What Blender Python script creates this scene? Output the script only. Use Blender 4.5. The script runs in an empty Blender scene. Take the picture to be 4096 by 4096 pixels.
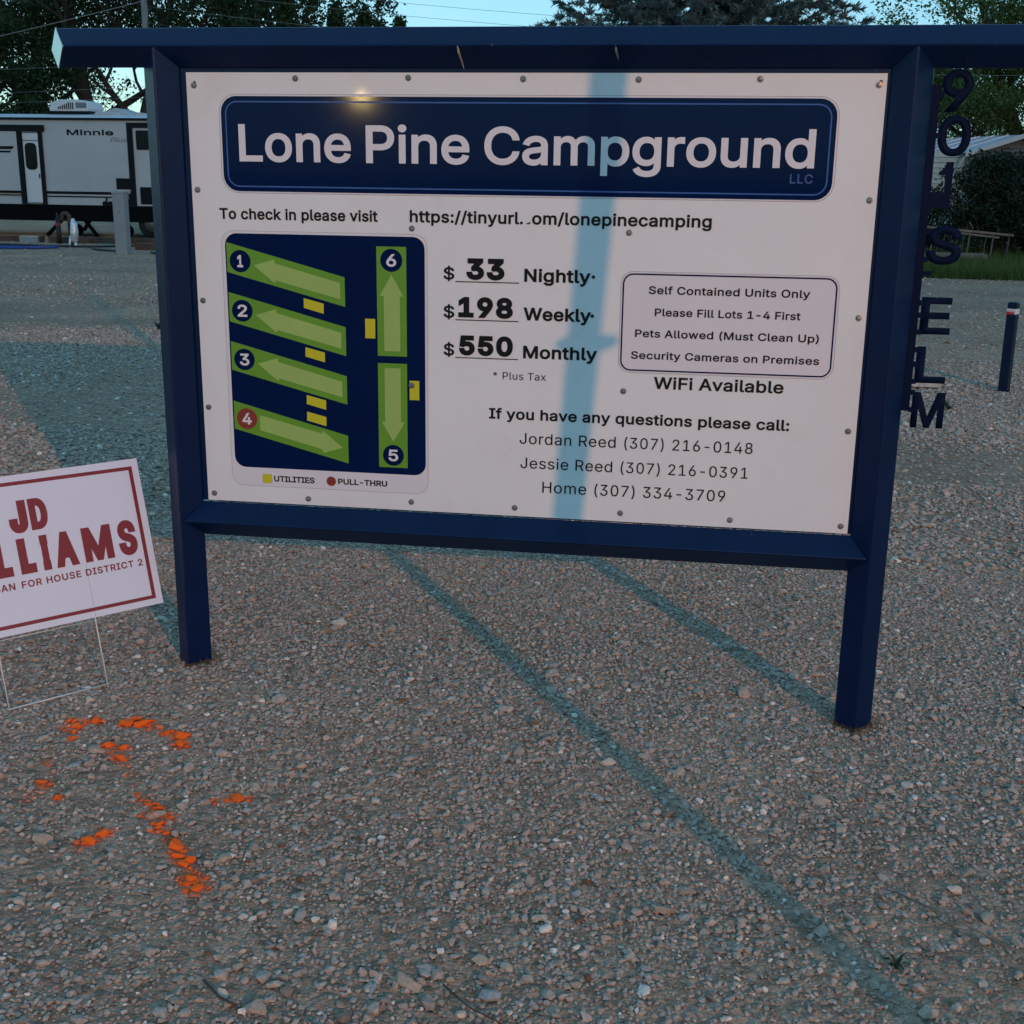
import bpy, bmesh, math, random, os
import numpy as np
from mathutils import Vector, Matrix, noise
from mathutils.geometry import delaunay_2d_cdt, convex_hull_2d

S = bpy.context.scene
COL = S.collection
random.seed(7)
rng = np.random.default_rng(7)
R = math.radians

# ------------------------------------------------------------------ camera
cam = bpy.data.cameras.new("camera")
cam.sensor_width = 36.0
cam.lens = 36.0 * 4918.97 / 4096.0
cam.clip_start = 0.05
cam.clip_end = 2000.0
cam_o = bpy.data.objects.new("camera", cam)
COL.objects.link(cam_o)
yaw, pitch, roll = 0.149008674, -0.2665593, 0.013615217
fwd = Vector((-math.sin(yaw) * math.cos(pitch), math.cos(yaw) * math.cos(pitch), math.sin(pitch)))
rgt = Vector((math.cos(yaw), math.sin(yaw), 0.0))
upv = rgt.cross(fwd)
r2 = math.cos(roll) * rgt + math.sin(roll) * upv
u2 = -math.sin(roll) * rgt + math.cos(roll) * upv
M = Matrix((r2, u2, -fwd)).transposed().to_4x4()
M.translation = Vector((1.44084437, -3.41725119, 1.51))
cam_o.matrix_world = M
S.camera = cam_o
CAM = M.translation.copy()

# ------------------------------------------------------------------ sky
SUN_EL, SUN_AZ = 0.5, 331.0          # degrees; azimuth clockwise from +Y
w = bpy.data.worlds.new("World")
S.world = w
w.use_nodes = True
nt = w.node_tree
nt.nodes.clear()
wo = nt.nodes.new("ShaderNodeOutputWorld")
bg = nt.nodes.new("ShaderNodeBackground")
sky = nt.nodes.new("ShaderNodeTexSky")
sky.sky_type = 'NISHITA'
sky.sun_disc = False
sky.sun_elevation = R(SUN_EL)
sky.sun_rotation = R(SUN_AZ)
sky.altitude = 1500
sky.air_density = 1.0
sky.dust_density = 0.5
sky.ozone_density = 2.0
tint = nt.nodes.new("ShaderNodeMix")
tint.data_type = 'RGBA'
tint.blend_type = 'MULTIPLY'
tint.inputs[0].default_value = 1.0
tint.inputs[7].default_value = (0.365, 0.695, 0.90, 1)
gam = nt.nodes.new("ShaderNodeGamma")          # softens the contrast between horizon and zenith, as the dusk exposure does
gam.inputs[1].default_value = 0.33
nt.links.new(sky.outputs[0], gam.inputs[0])
nt.links.new(gam.outputs[0], tint.inputs[6])
nt.links.new(tint.outputs[2], bg.inputs[0])
bg.inputs[1].default_value = 0.115
nt.links.new(bg.outputs[0], wo.inputs[0])

# ------------------------------------------------------------------ sun (already down to the tree line behind the camper)
sl = bpy.data.lights.new("sun", 'SUN')
sl.energy = 0.05
sl.angle = R(0.5)
sl.color = (1.0, 0.8, 0.55)
so = bpy.data.objects.new("sun", sl)
COL.objects.link(so)
az = R(SUN_AZ)
sd = Vector((math.sin(az) * math.cos(R(2)), math.cos(az) * math.cos(R(2)), math.sin(R(2))))
so.rotation_euler = sd.to_track_quat('Z', 'Y').to_euler()

# ------------------------------------------------------------------ exposure
S.view_settings.view_transform = 'Standard'
S.view_settings.look = 'None'
S.view_settings.gamma = 1.0
S.view_settings.use_curve_mapping = False
S.view_settings.exposure = 3.12
S.cycles.use_denoising = True
S.cycles.max_bounces = 6
S.cycles.diffuse_bounces = 3
S.cycles.glossy_bounces = 3
S.cycles.transparent_max_bounces = 8
S.cycles.sample_clamp_indirect = 8.0

LAMP = Vector((18.6, -26.3, 9.2))     # street lamp that lights the sign and throws its shadows
LAMP_W = 2250.0
LAMP_COL = (1.0, 0.42, 0.20)

# ================================================================== helpers
def mat(name, col, rough=0.6, metal=0.0, var=0.0, vscale=20.0, bump=0.0, bscale=60.0, spec=0.5, coat=0.0, detail=4.0):
    m = bpy.data.materials.new(name)
    m.use_nodes = True
    n = m.node_tree
    b = n.nodes['Principled BSDF']
    b.inputs['Base Color'].default_value = (*col, 1)
    b.inputs['Roughness'].default_value = rough
    b.inputs['Metallic'].default_value = metal
    b.inputs['Specular IOR Level'].default_value = spec
    b.inputs['Coat Weight'].default_value = coat
    if var or bump:
        tc = n.nodes.new('ShaderNodeTexCoord')
    if var:
        t = n.nodes.new('ShaderNodeTexNoise')
        t.inputs['Scale'].default_value = vscale
        t.inputs['Detail'].default_value = detail
        n.links.new(tc.outputs['Object'], t.inputs['Vector'])
        r = n.nodes.new('ShaderNodeMapRange')
        r.inputs[1].default_value = 0.3; r.inputs[2].default_value = 0.7
        r.inputs[3].default_value = 1 - var; r.inputs[4].default_value = 1 + var
        n.links.new(t.outputs[0], r.inputs[0])
        mx = n.nodes.new('ShaderNodeVectorMath'); mx.operation = 'SCALE'
        mx.inputs[0].default_value = col
        n.links.new(r.outputs[0], mx.inputs['Scale'])
        n.links.new(mx.outputs[0], b.inputs['Base Color'])
    if bump:
        t2 = n.nodes.new('ShaderNodeTexNoise')
        t2.inputs['Scale'].default_value = bscale
        t2.inputs['Detail'].default_value = 3
        n.links.new(tc.outputs['Object'], t2.inputs['Vector'])
        bp = n.nodes.new('ShaderNodeBump')
        bp.inputs['Strength'].default_value = bump
        bp.inputs['Distance'].default_value = 0.01
        n.links.new(t2.outputs[0], bp.inputs['Height'])
        n.links.new(bp.outputs[0], b.inputs['Normal'])
    return m

def emat(name, col, strength):
    m = mat(name, col)
    b = m.node_tree.nodes['Principled BSDF']
    b.inputs['Emission Color'].default_value = (*col, 1)
    b.inputs['Emission Strength'].default_value = strength
    return m

class MB:
    """collects faces, then links them as one mesh object"""
    def __init__(s): s.v = []; s.f = []
    def add(s, vs, fs):
        b = len(s.v); s.v += [tuple(v) for v in vs]; s.f += [tuple(b + i for i in f) for f in fs]; return s
    def box(s, x0, x1, y0, y1, z0, z1, mtx=None):
        vs = [Vector(p) for p in ((x0,y0,z0),(x1,y0,z0),(x1,y1,z0),(x0,y1,z0),(x0,y0,z1),(x1,y0,z1),(x1,y1,z1),(x0,y1,z1))]
        if mtx: vs = [mtx @ v for v in vs]
        return s.add(vs, [(0,3,2,1),(4,5,6,7),(0,1,5,4),(1,2,6,5),(2,3,7,6),(3,0,4,7)])
    def prism(s, pts, y0, y1):
        """outline in x,z (counter-clockwise seen from -y), extruded from y0 to y1"""
        n = len(pts)
        vs = [(x, y0, z) for x, z in pts] + [(x, y1, z) for x, z in pts]
        fs = [tuple(range(n)), tuple(range(2*n-1, n-1, -1))] + [(i, n+i, n+(i+1) % n, (i+1) % n) for i in range(n)]
        return s.add(vs, fs)
    def tube(s, pts, rad, n=8, cap=True):
        pts = [Vector(p) for p in pts]
        if not hasattr(rad, '__len__'): rad = [rad]*len(pts)
        rings = []; prev = None
        for i, p in enumerate(pts):
            a = pts[max(i-1, 0)]; b = pts[min(i+1, len(pts)-1)]
            t = (b-a).normalized()
            if prev is None:
                u = t.orthogonal().normalized()
            else:
                u = (prev - t*prev.dot(t)).normalized()
            prev = u; v = t.cross(u)
            rings.append([p + (u*math.cos(2*math.pi*k/n) + v*math.sin(2*math.pi*k/n))*rad[i] for k in range(n)])
        vs = [q for r in rings for q in r]; fs = []
        for i in range(len(rings)-1):
            for k in range(n):
                fs.append((i*n+k, i*n+(k+1) % n, (i+1)*n+(k+1) % n, (i+1)*n+k))
        if cap:
            fs.append(tuple(range(n-1, -1, -1))); fs.append(tuple((len(rings)-1)*n+k for k in range(n)))
        return s.add(vs, fs)
    def mesh(s, name, m=None, smooth=False):
        me = bpy.data.meshes.new(name)
        me.from_pydata(s.v, [], s.f)
        if m: me.materials.append(m)
        if smooth: me.polygons.foreach_set('use_smooth', [True]*len(me.polygons))
        me.update()
        return me
    def build(s, name, m, parent=None, smooth=False, bevel=0.0, label=None):
        return link(name, s.mesh(name, m, smooth), parent, bevel, label)

def link(name, me, parent=None, bevel=0.0, label=None):
    if bevel:
        bm = bmesh.new(); bm.from_mesh(me)
        bmesh.ops.bevel(bm, geom=[e for e in bm.edges if len(e.link_faces) == 2 and e.calc_face_angle(0) > 0.5],
                        offset=bevel, segments=2, profile=0.5, affect='EDGES')
        bm.to_mesh(me); bm.free()
    o = bpy.data.objects.new(name, me)
    COL.objects.link(o)
    if parent: o.parent = parent
    if label: o['label'] = label
    return o

def npmesh(name, V, F, m=None, smooth=False):
    """V (n,3), F (k,c) arrays of one face size"""
    me = bpy.data.meshes.new(name)
    V = np.asarray(V, dtype=np.float32); F = np.asarray(F, dtype=np.int32)
    c = F.shape[1]
    me.vertices.add(len(V)); me.vertices.foreach_set('co', V.ravel())
    me.loops.add(F.size); me.loops.foreach_set('vertex_index', F.ravel())
    me.polygons.add(len(F)); me.polygons.foreach_set('loop_start', np.arange(0, F.size, c, dtype=np.int32))
    if smooth: me.polygons.foreach_set('use_smooth', np.ones(len(F), dtype=bool))
    me.update(calc_edges=True)
    if m: me.materials.append(m)
    return me

def thing(name, label, cat, loc=(0,0,0), rz=0.0, group=None):
    o = bpy.data.objects.new(name, None)
    o.empty_display_size = 0.1
    COL.objects.link(o)
    o.location = loc; o.rotation_euler = (0, 0, rz)
    o['label'] = label; o['category'] = cat
    if group: o['group'] = group
    return o

def tag(o, label, cat, group=None):
    o['label'] = label; o['category'] = cat
    if group: o['group'] = group
    return o

def struct(o): o['kind'] = 'structure'; return o
def stuff(o): o['kind'] = 'stuff'; return o

# ------------------------------------------------------------------ lettering: glyph outlines -> emboldened flat mesh
FONT = None
try:
    FONT = bpy.data.fonts.load(os.path.join(bpy.utils.system_resource('DATAFILES'), 'fonts', 'Inter.woff2'))
except Exception:
    FONT = None

def contours(s, spacing=1.0, res=5, shear=0.0):
    c = bpy.data.curves.new('t', 'FONT'); c.body = s; c.space_character = spacing; c.shear = shear
    if FONT: c.font = FONT
    o = bpy.data.objects.new('t', c); COL.objects.link(o)
    dg = bpy.context.evaluated_depsgraph_get()
    cu = o.evaluated_get(dg).to_curve(dg)
    out = []
    for sp in cu.splines:
        bp = sp.bezier_points; n = len(bp); pts = []
        for i in range(n):
            a = bp[i]; b = bp[(i+1) % n]
            P0, P1, P2, P3 = a.co.xy, a.handle_right.xy, b.handle_left.xy, b.co.xy
            d = P3-P0
            straight = abs((P1-P0).cross(d)) < 1e-5 and abs((P2-P0).cross(d)) < 1e-5
            k = 1 if straight else res
            for j in range(k):
                t = j/k
                pts.append(P0*(1-t)**3 + P1*3*t*(1-t)**2 + P2*3*t*t*(1-t) + P3*t**3)
        q = [pts[0]]
        for p in pts[1:]:
            if (p-q[-1]).length > 1e-4: q.append(p)
        if (q[0]-q[-1]).length < 1e-4: q.pop()
        if len(q) > 2: out.append(np.array([[v.x, v.y] for v in q]))
    bpy.data.objects.remove(o); bpy.data.curves.remove(c)
    return out

def offset(cs, off):
    A = lambda q: .5*np.sum(q[:,0]*np.roll(q[:,1],-1)-q[:,1]*np.roll(q[:,0],-1))
    if cs and A(max(cs, key=lambda q: abs(A(q)))) < 0: cs = [q[::-1] for q in cs]
    new = []
    for q in cs:
        d1 = q-np.roll(q,1,0); d2 = np.roll(q,-1,0)-q
        n1 = np.stack([d1[:,1],-d1[:,0]],1); n2 = np.stack([d2[:,1],-d2[:,0]],1)
        n1 /= np.linalg.norm(n1,axis=1)[:,None]; n2 /= np.linalg.norm(n2,axis=1)[:,None]
        mm = n1+n2; L = np.maximum(np.sum(mm*mm,1), .35)
        new.append(q+off*2*mm/L[:,None])
    return new

def fill(new):
    vs = []; es = []
    for q in new:
        b = len(vs); n = len(q); vs += [Vector(v) for v in q]; es += [(b+i, b+(i+1) % n) for i in range(n)]
    r = delaunay_2d_cdt(vs, es, [], 0, 1e-5)
    V = np.array([[v.x, v.y] for v in r[0]]); F = np.array([list(f) for f in r[2]])
    cen = V[F].mean(1); wn = np.zeros(len(F))
    for q in new:
        for (x0,y0),(x1,y1) in zip(q, np.roll(q,-1,0)):
            if y0 == y1: continue
            s = (cen[:,1] >= min(y0,y1)) & (cen[:,1] < max(y0,y1))
            xx = x0+(cen[:,1]-y0)*(x1-x0)/(y1-y0)
            wn += np.where(s & (xx > cen[:,0]), 1 if y1 > y0 else -1, 0)
    F = F[wn > 0.5]
    used = np.unique(F); mp = -np.ones(len(V), int); mp[used] = np.arange(len(used))
    return V[used], mp[F]

CAP = 0.5087   # cap height of the font in em
def fit_text(s, x0, x1, base, cap, bold=0.0, spacing=1.0, ref='cap', refh=None, shear=0.0):
    """returns 2-d verts, faces: ink from x0 to x1, baseline at base, height of capitals cap"""
    cs = contours(s, spacing, shear=shear)
    b = bold/(CAP+2*bold)*cap
    lo = min(q[:,0].min() for q in cs); hi = max(q[:,0].max() for q in cs)
    kx = (x1-x0-2*b)/(hi-lo); kz = (cap-2*b)/CAP
    cs = [np.stack([(q[:,0]-lo)*kx, q[:,1]*kz], 1)*1000 for q in cs]
    V, F = fill(offset(cs, b*1000))
    return np.stack([x0+b+V[:,0]/1000, base+b+V[:,1]/1000], 1), F

def flat(name, V, F, y, m, parent, thick=0.0):
    """2-d verts in the x,z plane of the parent at depth y (towards -y)"""
    n = len(V)
    P = np.stack([V[:,0], np.full(n, y), V[:,1]], 1)
    if not thick:
        return link(name, npmesh(name, P, F, m), parent)
    Q = P.copy(); Q[:,1] += thick
    e = {}
    for t in F:
        for i in range(3):
            a, b = int(t[i]), int(t[(i+1) % 3]); e[(a,b)] = e.get((a,b), 0)+1
    side = []
    for (a, b) in e:
        if (b, a) not in e:
            side += [(a, a+n, b+n), (a, b+n, b)]
    FF = np.vstack([F, F[:, ::-1]+n, np.array(side)])
    return link(name, npmesh(name, np.vstack([P, Q]), FF, m), parent)

def rrect(x0, x1, z0, z1, r, n=6):
    out = []
    for cx, cz, a0 in ((x1-r, z1-r, 0), (x0+r, z1-r, 90), (x0+r, z0+r, 180), (x1-r, z0+r, 270)):
        for k in range(n+1):
            a = R(a0+90*k/n); out.append((cx+r*math.cos(a), cz+r*math.sin(a)))
    return out
def circle(cx, cz, r, n=28): return [(cx+r*math.cos(2*math.pi*k/n), cz+r*math.sin(2*math.pi*k/n)) for k in range(n)]
def poly(name, pts, y, m, parent):
    a = sum(pts[i][0]*pts[(i+1) % len(pts)][1]-pts[(i+1) % len(pts)][0]*pts[i][1] for i in range(len(pts)))
    if a < 0: pts = pts[::-1]
    me = bpy.data.meshes.new(name); me.from_pydata([(x, y, z) for x, z in pts], [], [tuple(range(len(pts)))]); me.materials.append(m)
    return link(name, me, parent)
def ringpoly(name, outer, inner, y, m, parent):
    n = len(outer)
    me = bpy.data.meshes.new(name)
    me.from_pydata([(x, y, z) for x, z in outer+inner], [], [(i, (i+1) % n, n+(i+1) % n, n+i) for i in range(n)])
    me.materials.append(m)
    return link(name, me, parent)

# ================================================================== materials
navy_metal = mat("navy_painted_steel", (0.0002, 0.0105, 0.052), 0.34, 0.0, 0.12, 9, 0.06, 220, 0.24)
navy_light = mat("navy_letter_steel", (0.0018, 0.008, 0.030), 0.6, 0.0, 0.1, 9, 0.1, 220, 0.06)
bare_plate = mat("galvanised_cap", (0.62, 0.66, 0.60), 0.25, 0.6, 0.06, 30)
panel_white = mat("sign_white", (0.69, 0.735, 0.755), 0.42, 0.0, 0.025, 3.0, 0.02, 260, 0.4)
vinyl_white = mat("vinyl_white", (0.66, 0.665, 0.72), 0.35, 0, 0.02, 5)
panel_white.node_tree.nodes["Principled BSDF"].inputs["Coat Weight"].default_value = 0.06
panel_white.node_tree.nodes["Principled BSDF"].inputs["Coat Roughness"].default_value = 0.045
vinyl_navy = mat("vinyl_navy", (0.0006, 0.0095, 0.056), 0.07, 0, 0.05, 4, 0.0, 340, 0.13)
vinyl_line = mat("vinyl_midblue", (0.03, 0.10, 0.36), 0.3)
vinyl_llc = mat("vinyl_llc", (0.045, 0.085, 0.28), 0.3)
vinyl_green = mat("vinyl_green", (0.115, 0.30, 0.018), 0.4, 0, 0.04, 8)
vinyl_lgreen = mat("vinyl_light_green", (0.29, 0.46, 0.115), 0.4, 0, 0.04, 8)
vinyl_yellow = mat("vinyl_yellow", (0.52, 0.50, 0.012), 0.4)
vinyl_red = mat("vinyl_red", (0.22, 0.028, 0.018), 0.4)
vinyl_black = mat("vinyl_black", (0.002, 0.0025, 0.004), 0.5, spec=0.25)
vinyl_edge = mat("vinyl_edge", (0.30, 0.28, 0.30), 0.5)
zinc = mat("zinc_screw", (0.24, 0.24, 0.23), 0.42, 0.8)
rust = mat("rusty_steel", (0.055, 0.038, 0.02), 0.9, 0, 0.5, 90, 0.6, 200)
dropping = mat("bird_dropping", (0.30, 0.28, 0.25), 0.9, 0, 0.3, 200)
coro = mat("corrugated_plastic", (0.64, 0.70, 0.82), 0.4, 0, 0.02, 5)
coro_red = mat("yard_sign_red", (0.20, 0.008, 0.014), 0.4)
wire_m = mat("galvanised_wire", (0.62, 0.60, 0.56), 0.45, 0.3)

def wear(m, col, scale, lo, hi, amt):
    n = m.node_tree; L = n.links; b = n.nodes['Principled BSDF']
    g = n.nodes.new('ShaderNodeTexCoord'); t = n.nodes.new('ShaderNodeTexNoise')
    t.inputs['Scale'].default_value = scale; t.inputs['Detail'].default_value = 8; t.inputs['Roughness'].default_value = .7
    L.new(g.outputs['Object'], t.inputs['Vector'])
    r = n.nodes.new('ShaderNodeMapRange'); r.inputs[1].default_value = lo; r.inputs[2].default_value = hi; r.inputs[4].default_value = amt
    L.new(t.outputs[0], r.inputs[0])
    mx = n.nodes.new('ShaderNodeMix'); mx.data_type = 'RGBA'; L.new(r.outputs[0], mx.inputs[0])
    src = b.inputs['Base Color'].links[0].from_socket
    L.new(src, mx.inputs[6]); mx.inputs[7].default_value = (*col, 1); L.new(mx.outputs[2], b.inputs['Base Color'])
wear(navy_metal, (.10, .11, .12), 34, .66, .74, .5)
wear(panel_white, (.50, .47, .42), 5, .55, .80, .35)

# ================================================================== ground
def gz(x, y):
    d2 = (x-1)**2 + (y-0.5)**2
    t = -0.026*(x-0.95)*np.exp(-d2/60.0) if isinstance(d2, np.ndarray) else -0.026*(x-0.95)*math.exp(-d2/60.0)
    return t

def axis(lo, hi, a, b, fine):
    """coordinates evenly spaced from a to b, then ever wider"""
    out = list(np.arange(a, b, fine)); s = fine; p = out[-1]
    while p < hi: p += s; s *= 1.06; out.append(p)
    s = fine; p = a
    while p > lo: p -= s; s *= 1.06; out.append(p)
    return np.array(sorted(out))
gx = axis(-900, 900, -0.30, 0.52, 0.016); gy = axis(-700, 1200, -1.26, -0.40, 0.016)
GX, GY = np.meshgrid(gx, gy)
GZ_ = gz(GX, GY)
und = np.zeros_like(GZ_)
for j in range(GX.shape[0]):
    if abs(gy[j]) > 40: continue
    for i in range(GX.shape[1]):
        if abs(gx[i]) > 30: continue
        und[j, i] = 0.010*noise.noise(Vector((gx[i]*1.3, gy[j]*1.3, 3.0))) + 0.006*noise.noise(Vector((gx[i]*5, gy[j]*5, 9.0)))
GZ_ = GZ_+und
nj, ni = GX.shape
idx = np.arange(nj*ni).reshape(nj, ni)
Fg = np.stack([idx[:-1,:-1].ravel(), idx[:-1,1:].ravel(), idx[1:,1:].ravel(), idx[1:,:-1].ravel()], 1)
Vg = np.stack([GX.ravel(), GY.ravel(), GZ_.ravel()], 1)

def ground_material():
    m = bpy.data.materials.new("gravelly_soil"); m.use_nodes = True
    n = m.node_tree; L = n.links; b = n.nodes['Principled BSDF']
    b.inputs['Roughness'].default_value = 0.95
    b.inputs['Specular IOR Level'].default_value = 0.2
    tc = n.nodes.new('ShaderNodeNewGeometry')
    def vor(scale, feat='F1'):
        v = n.nodes.new('ShaderNodeTexVoronoi'); v.inputs['Scale'].default_value = scale; v.feature = feat
        L.new(tc.outputs['Position'], v.inputs['Vector']); return v
    v1 = vor(120.0); v2 = vor(42.0)
    nz = n.nodes.new('ShaderNodeTexNoise'); nz.inputs['Scale'].default_value = 0.9; nz.inputs['Detail'].default_value = 6
    L.new(tc.outputs['Position'], nz.inputs['Vector'])
    # grain colour from the random cell colour
    def ramp(src, stops):
        r = n.nodes.new('ShaderNodeValToRGB'); r.color_ramp.interpolation = 'LINEAR'
        e = r.color_ramp.elements
        e[0].position = stops[0][0]; e[0].color = (*stops[0][1], 1)
        e[1].position = stops[-1][0]; e[1].color = (*stops[-1][1], 1)
        for p, c in stops[1:-1]:
            q = e.new(p); q.color = (*c, 1)
        L.new(src, r.inputs[0]); return r
    sep1 = n.nodes.new('ShaderNodeSeparateColor'); L.new(v1.outputs['Color'], sep1.inputs[0])
    sep2 = n.nodes.new('ShaderNodeSeparateColor'); L.new(v2.outputs['Color'], sep2.inputs[0])
    st = [(0.0, (0.16, 0.112, 0.076)), (0.35, (0.26, 0.188, 0.132)), (0.7, (0.36, 0.268, 0.195)), (0.93, (0.45, 0.335, 0.24)), (1.0, (0.54, 0.44, 0.34))]
    c1 = ramp(sep1.outputs[0], st); c2 = ramp(sep2.outputs[1], st)
    mx = n.nodes.new('ShaderNodeMix'); mx.data_type = 'RGBA'; mx.inputs[0].default_value = 0.55
    L.new(c1.outputs[0], mx.inputs[6]); L.new(c2.outputs[0], mx.inputs[7])
    # broad patches: fines and gravel
    pr = n.nodes.new('ShaderNodeMapRange'); pr.inputs[1].default_value = 0.35; pr.inputs[2].default_value = 0.65
    pr.inputs[3].default_value = 0.80; pr.inputs[4].default_value = 1.12
    L.new(nz.outputs[0], pr.inputs[0])
    sc = n.nodes.new('ShaderNodeVectorMath'); sc.operation = 'SCALE'
    L.new(mx.outputs[2], sc.inputs[0]); L.new(pr.outputs[0], sc.inputs['Scale'])
    pn = n.nodes.new('ShaderNodeAttribute'); pn.attribute_name = 'paint'
    n3 = n.nodes.new('ShaderNodeTexNoise'); n3.inputs['Scale'].default_value = 130; n3.inputs['Detail'].default_value = 3
    L.new(tc.outputs['Position'], n3.inputs['Vector'])
    mu = n.nodes.new('ShaderNodeMath'); mu.operation = 'MULTIPLY'; L.new(pn.outputs['Fac'], mu.inputs[0]); L.new(n3.outputs[0], mu.inputs[1])
    mr = n.nodes.new('ShaderNodeMapRange'); mr.inputs[1].default_value = .12; mr.inputs[2].default_value = .55; mr.inputs[4].default_value = .6
    L.new(mu.outputs[0], mr.inputs[0])
    mp = n.nodes.new('ShaderNodeMix'); mp.data_type = 'RGBA'; L.new(mr.outputs[0], mp.inputs[0])
    L.new(sc.outputs[0], mp.inputs[6]); mp.inputs[7].default_value = (.80, .13, .02, 1)
    L.new(mp.outputs[2], b.inputs['Base Color'])
    # relief
    ad = n.nodes.new('ShaderNodeMath'); ad.operation = 'MULTIPLY_ADD'
    L.new(v2.outputs['Distance'], ad.inputs[0]); ad.inputs[1].default_value = 2.0
    L.new(v1.outputs['Distance'], ad.inputs[2])
    bp = n.nodes.new('ShaderNodeBump'); bp.invert = True
    bp.inputs['Strength'].default_value = 0.7; bp.inputs['Distance'].default_value = 0.008
    L.new(ad.outputs[0], bp.inputs['Height']); L.new(bp.outputs[0], b.inputs['Normal'])
    return m
PAINT = [(-0.232,-0.518,.55,.020),(-0.225,-0.486,.7,.022),(-0.198,-0.476,.85,.020),(-0.173,-0.462,.9,.020),(-0.206,-0.523,.95,.018),(-0.187,-0.573,.75,.016),
 (-0.082,-0.460,.95,.020),(-0.060,-0.445,.95,.022),(-0.030,-0.455,.95,.022),(-0.005,-0.467,.9,.020),(0.030,-0.480,.35,.020),(0.053,-0.495,.9,.018),(0.094,-0.508,.95,.022),(0.104,-0.535,.95,.022),(0.125,-0.560,.95,.020),
 (-0.071,-0.595,.95,.020),(-0.045,-0.610,.8,.018),(-0.017,-0.605,.8,.016),(-0.030,-0.635,.9,.022),(-0.001,-0.665,.95,.020),(0.025,-0.700,.55,.020),(0.060,-0.740,.42,.022),(0.100,-0.790,.38,.022),(0.122,-0.836,.50,.020),(0.142,-0.852,.6,.018),
 (0.150,-0.865,.6,.016),(0.169,-0.875,.85,.016),(0.205,-0.899,.9,.020),(0.190,-0.928,.9,.018),(0.251,-0.936,.8,.022),(0.235,-0.96,.7,.02),(0.250,-0.990,.8,.016),(0.271,-0.998,.7,.016),(0.300,-1.030,.8,.016),
 (0.329,-1.060,.9,.022),(0.338,-1.090,.9,.020),(0.361,-1.110,.9,.020),(0.393,-1.143,.9,.016),(0.400,-1.165,.95,.022),(0.418,-1.180,.95,.026),(0.432,-1.200,.9,.026),
 (-0.194,-0.672,.35,.025),(-0.171,-0.730,.65,.016),(-0.140,-0.776,.45,.018),(-0.132,-0.826,.9,.018),(-0.113,-0.850,.6,.018),(-0.121,-0.903,.4,.035),(-0.165,-0.880,.35,.03),(-0.052,-0.895,.9,.013),
 (0.105,-1.096,.85,.016),(0.117,-1.070,.95,.022),(0.131,-1.050,.95,.018),(0.130,-1.022,.85,.022),(0.329,-0.839,.9,.014),(0.357,-0.818,.98,.018),(0.378,-0.808,.98,.020),(0.398,-0.802,.95,.016),(0.25,-0.865,.6,.008)]
def paint_at(x, y):
    out = np.zeros(len(x))
    for px, py, w_, r_ in PAINT:
        d = np.hypot((x-px), (y-py))/r_
        out = np.maximum(out, w_*np.clip(1.75-d, 0, 1))
    return out

ground_m = ground_material()
gme = npmesh("ground", Vg, Fg, ground_m, True)
pa = gme.attributes.new('paint', 'FLOAT', 'POINT')
spray = np.zeros(len(Vg)); nearp = (np.abs(Vg[:, 0]-.1) < .5) & (np.abs(Vg[:, 1]+.8) < .6)
spray[nearp] = paint_at(Vg[nearp, 0], Vg[nearp, 1])
pa.data.foreach_set('value', spray.astype(np.float32))
ground = struct(link("ground", gme))

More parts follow.
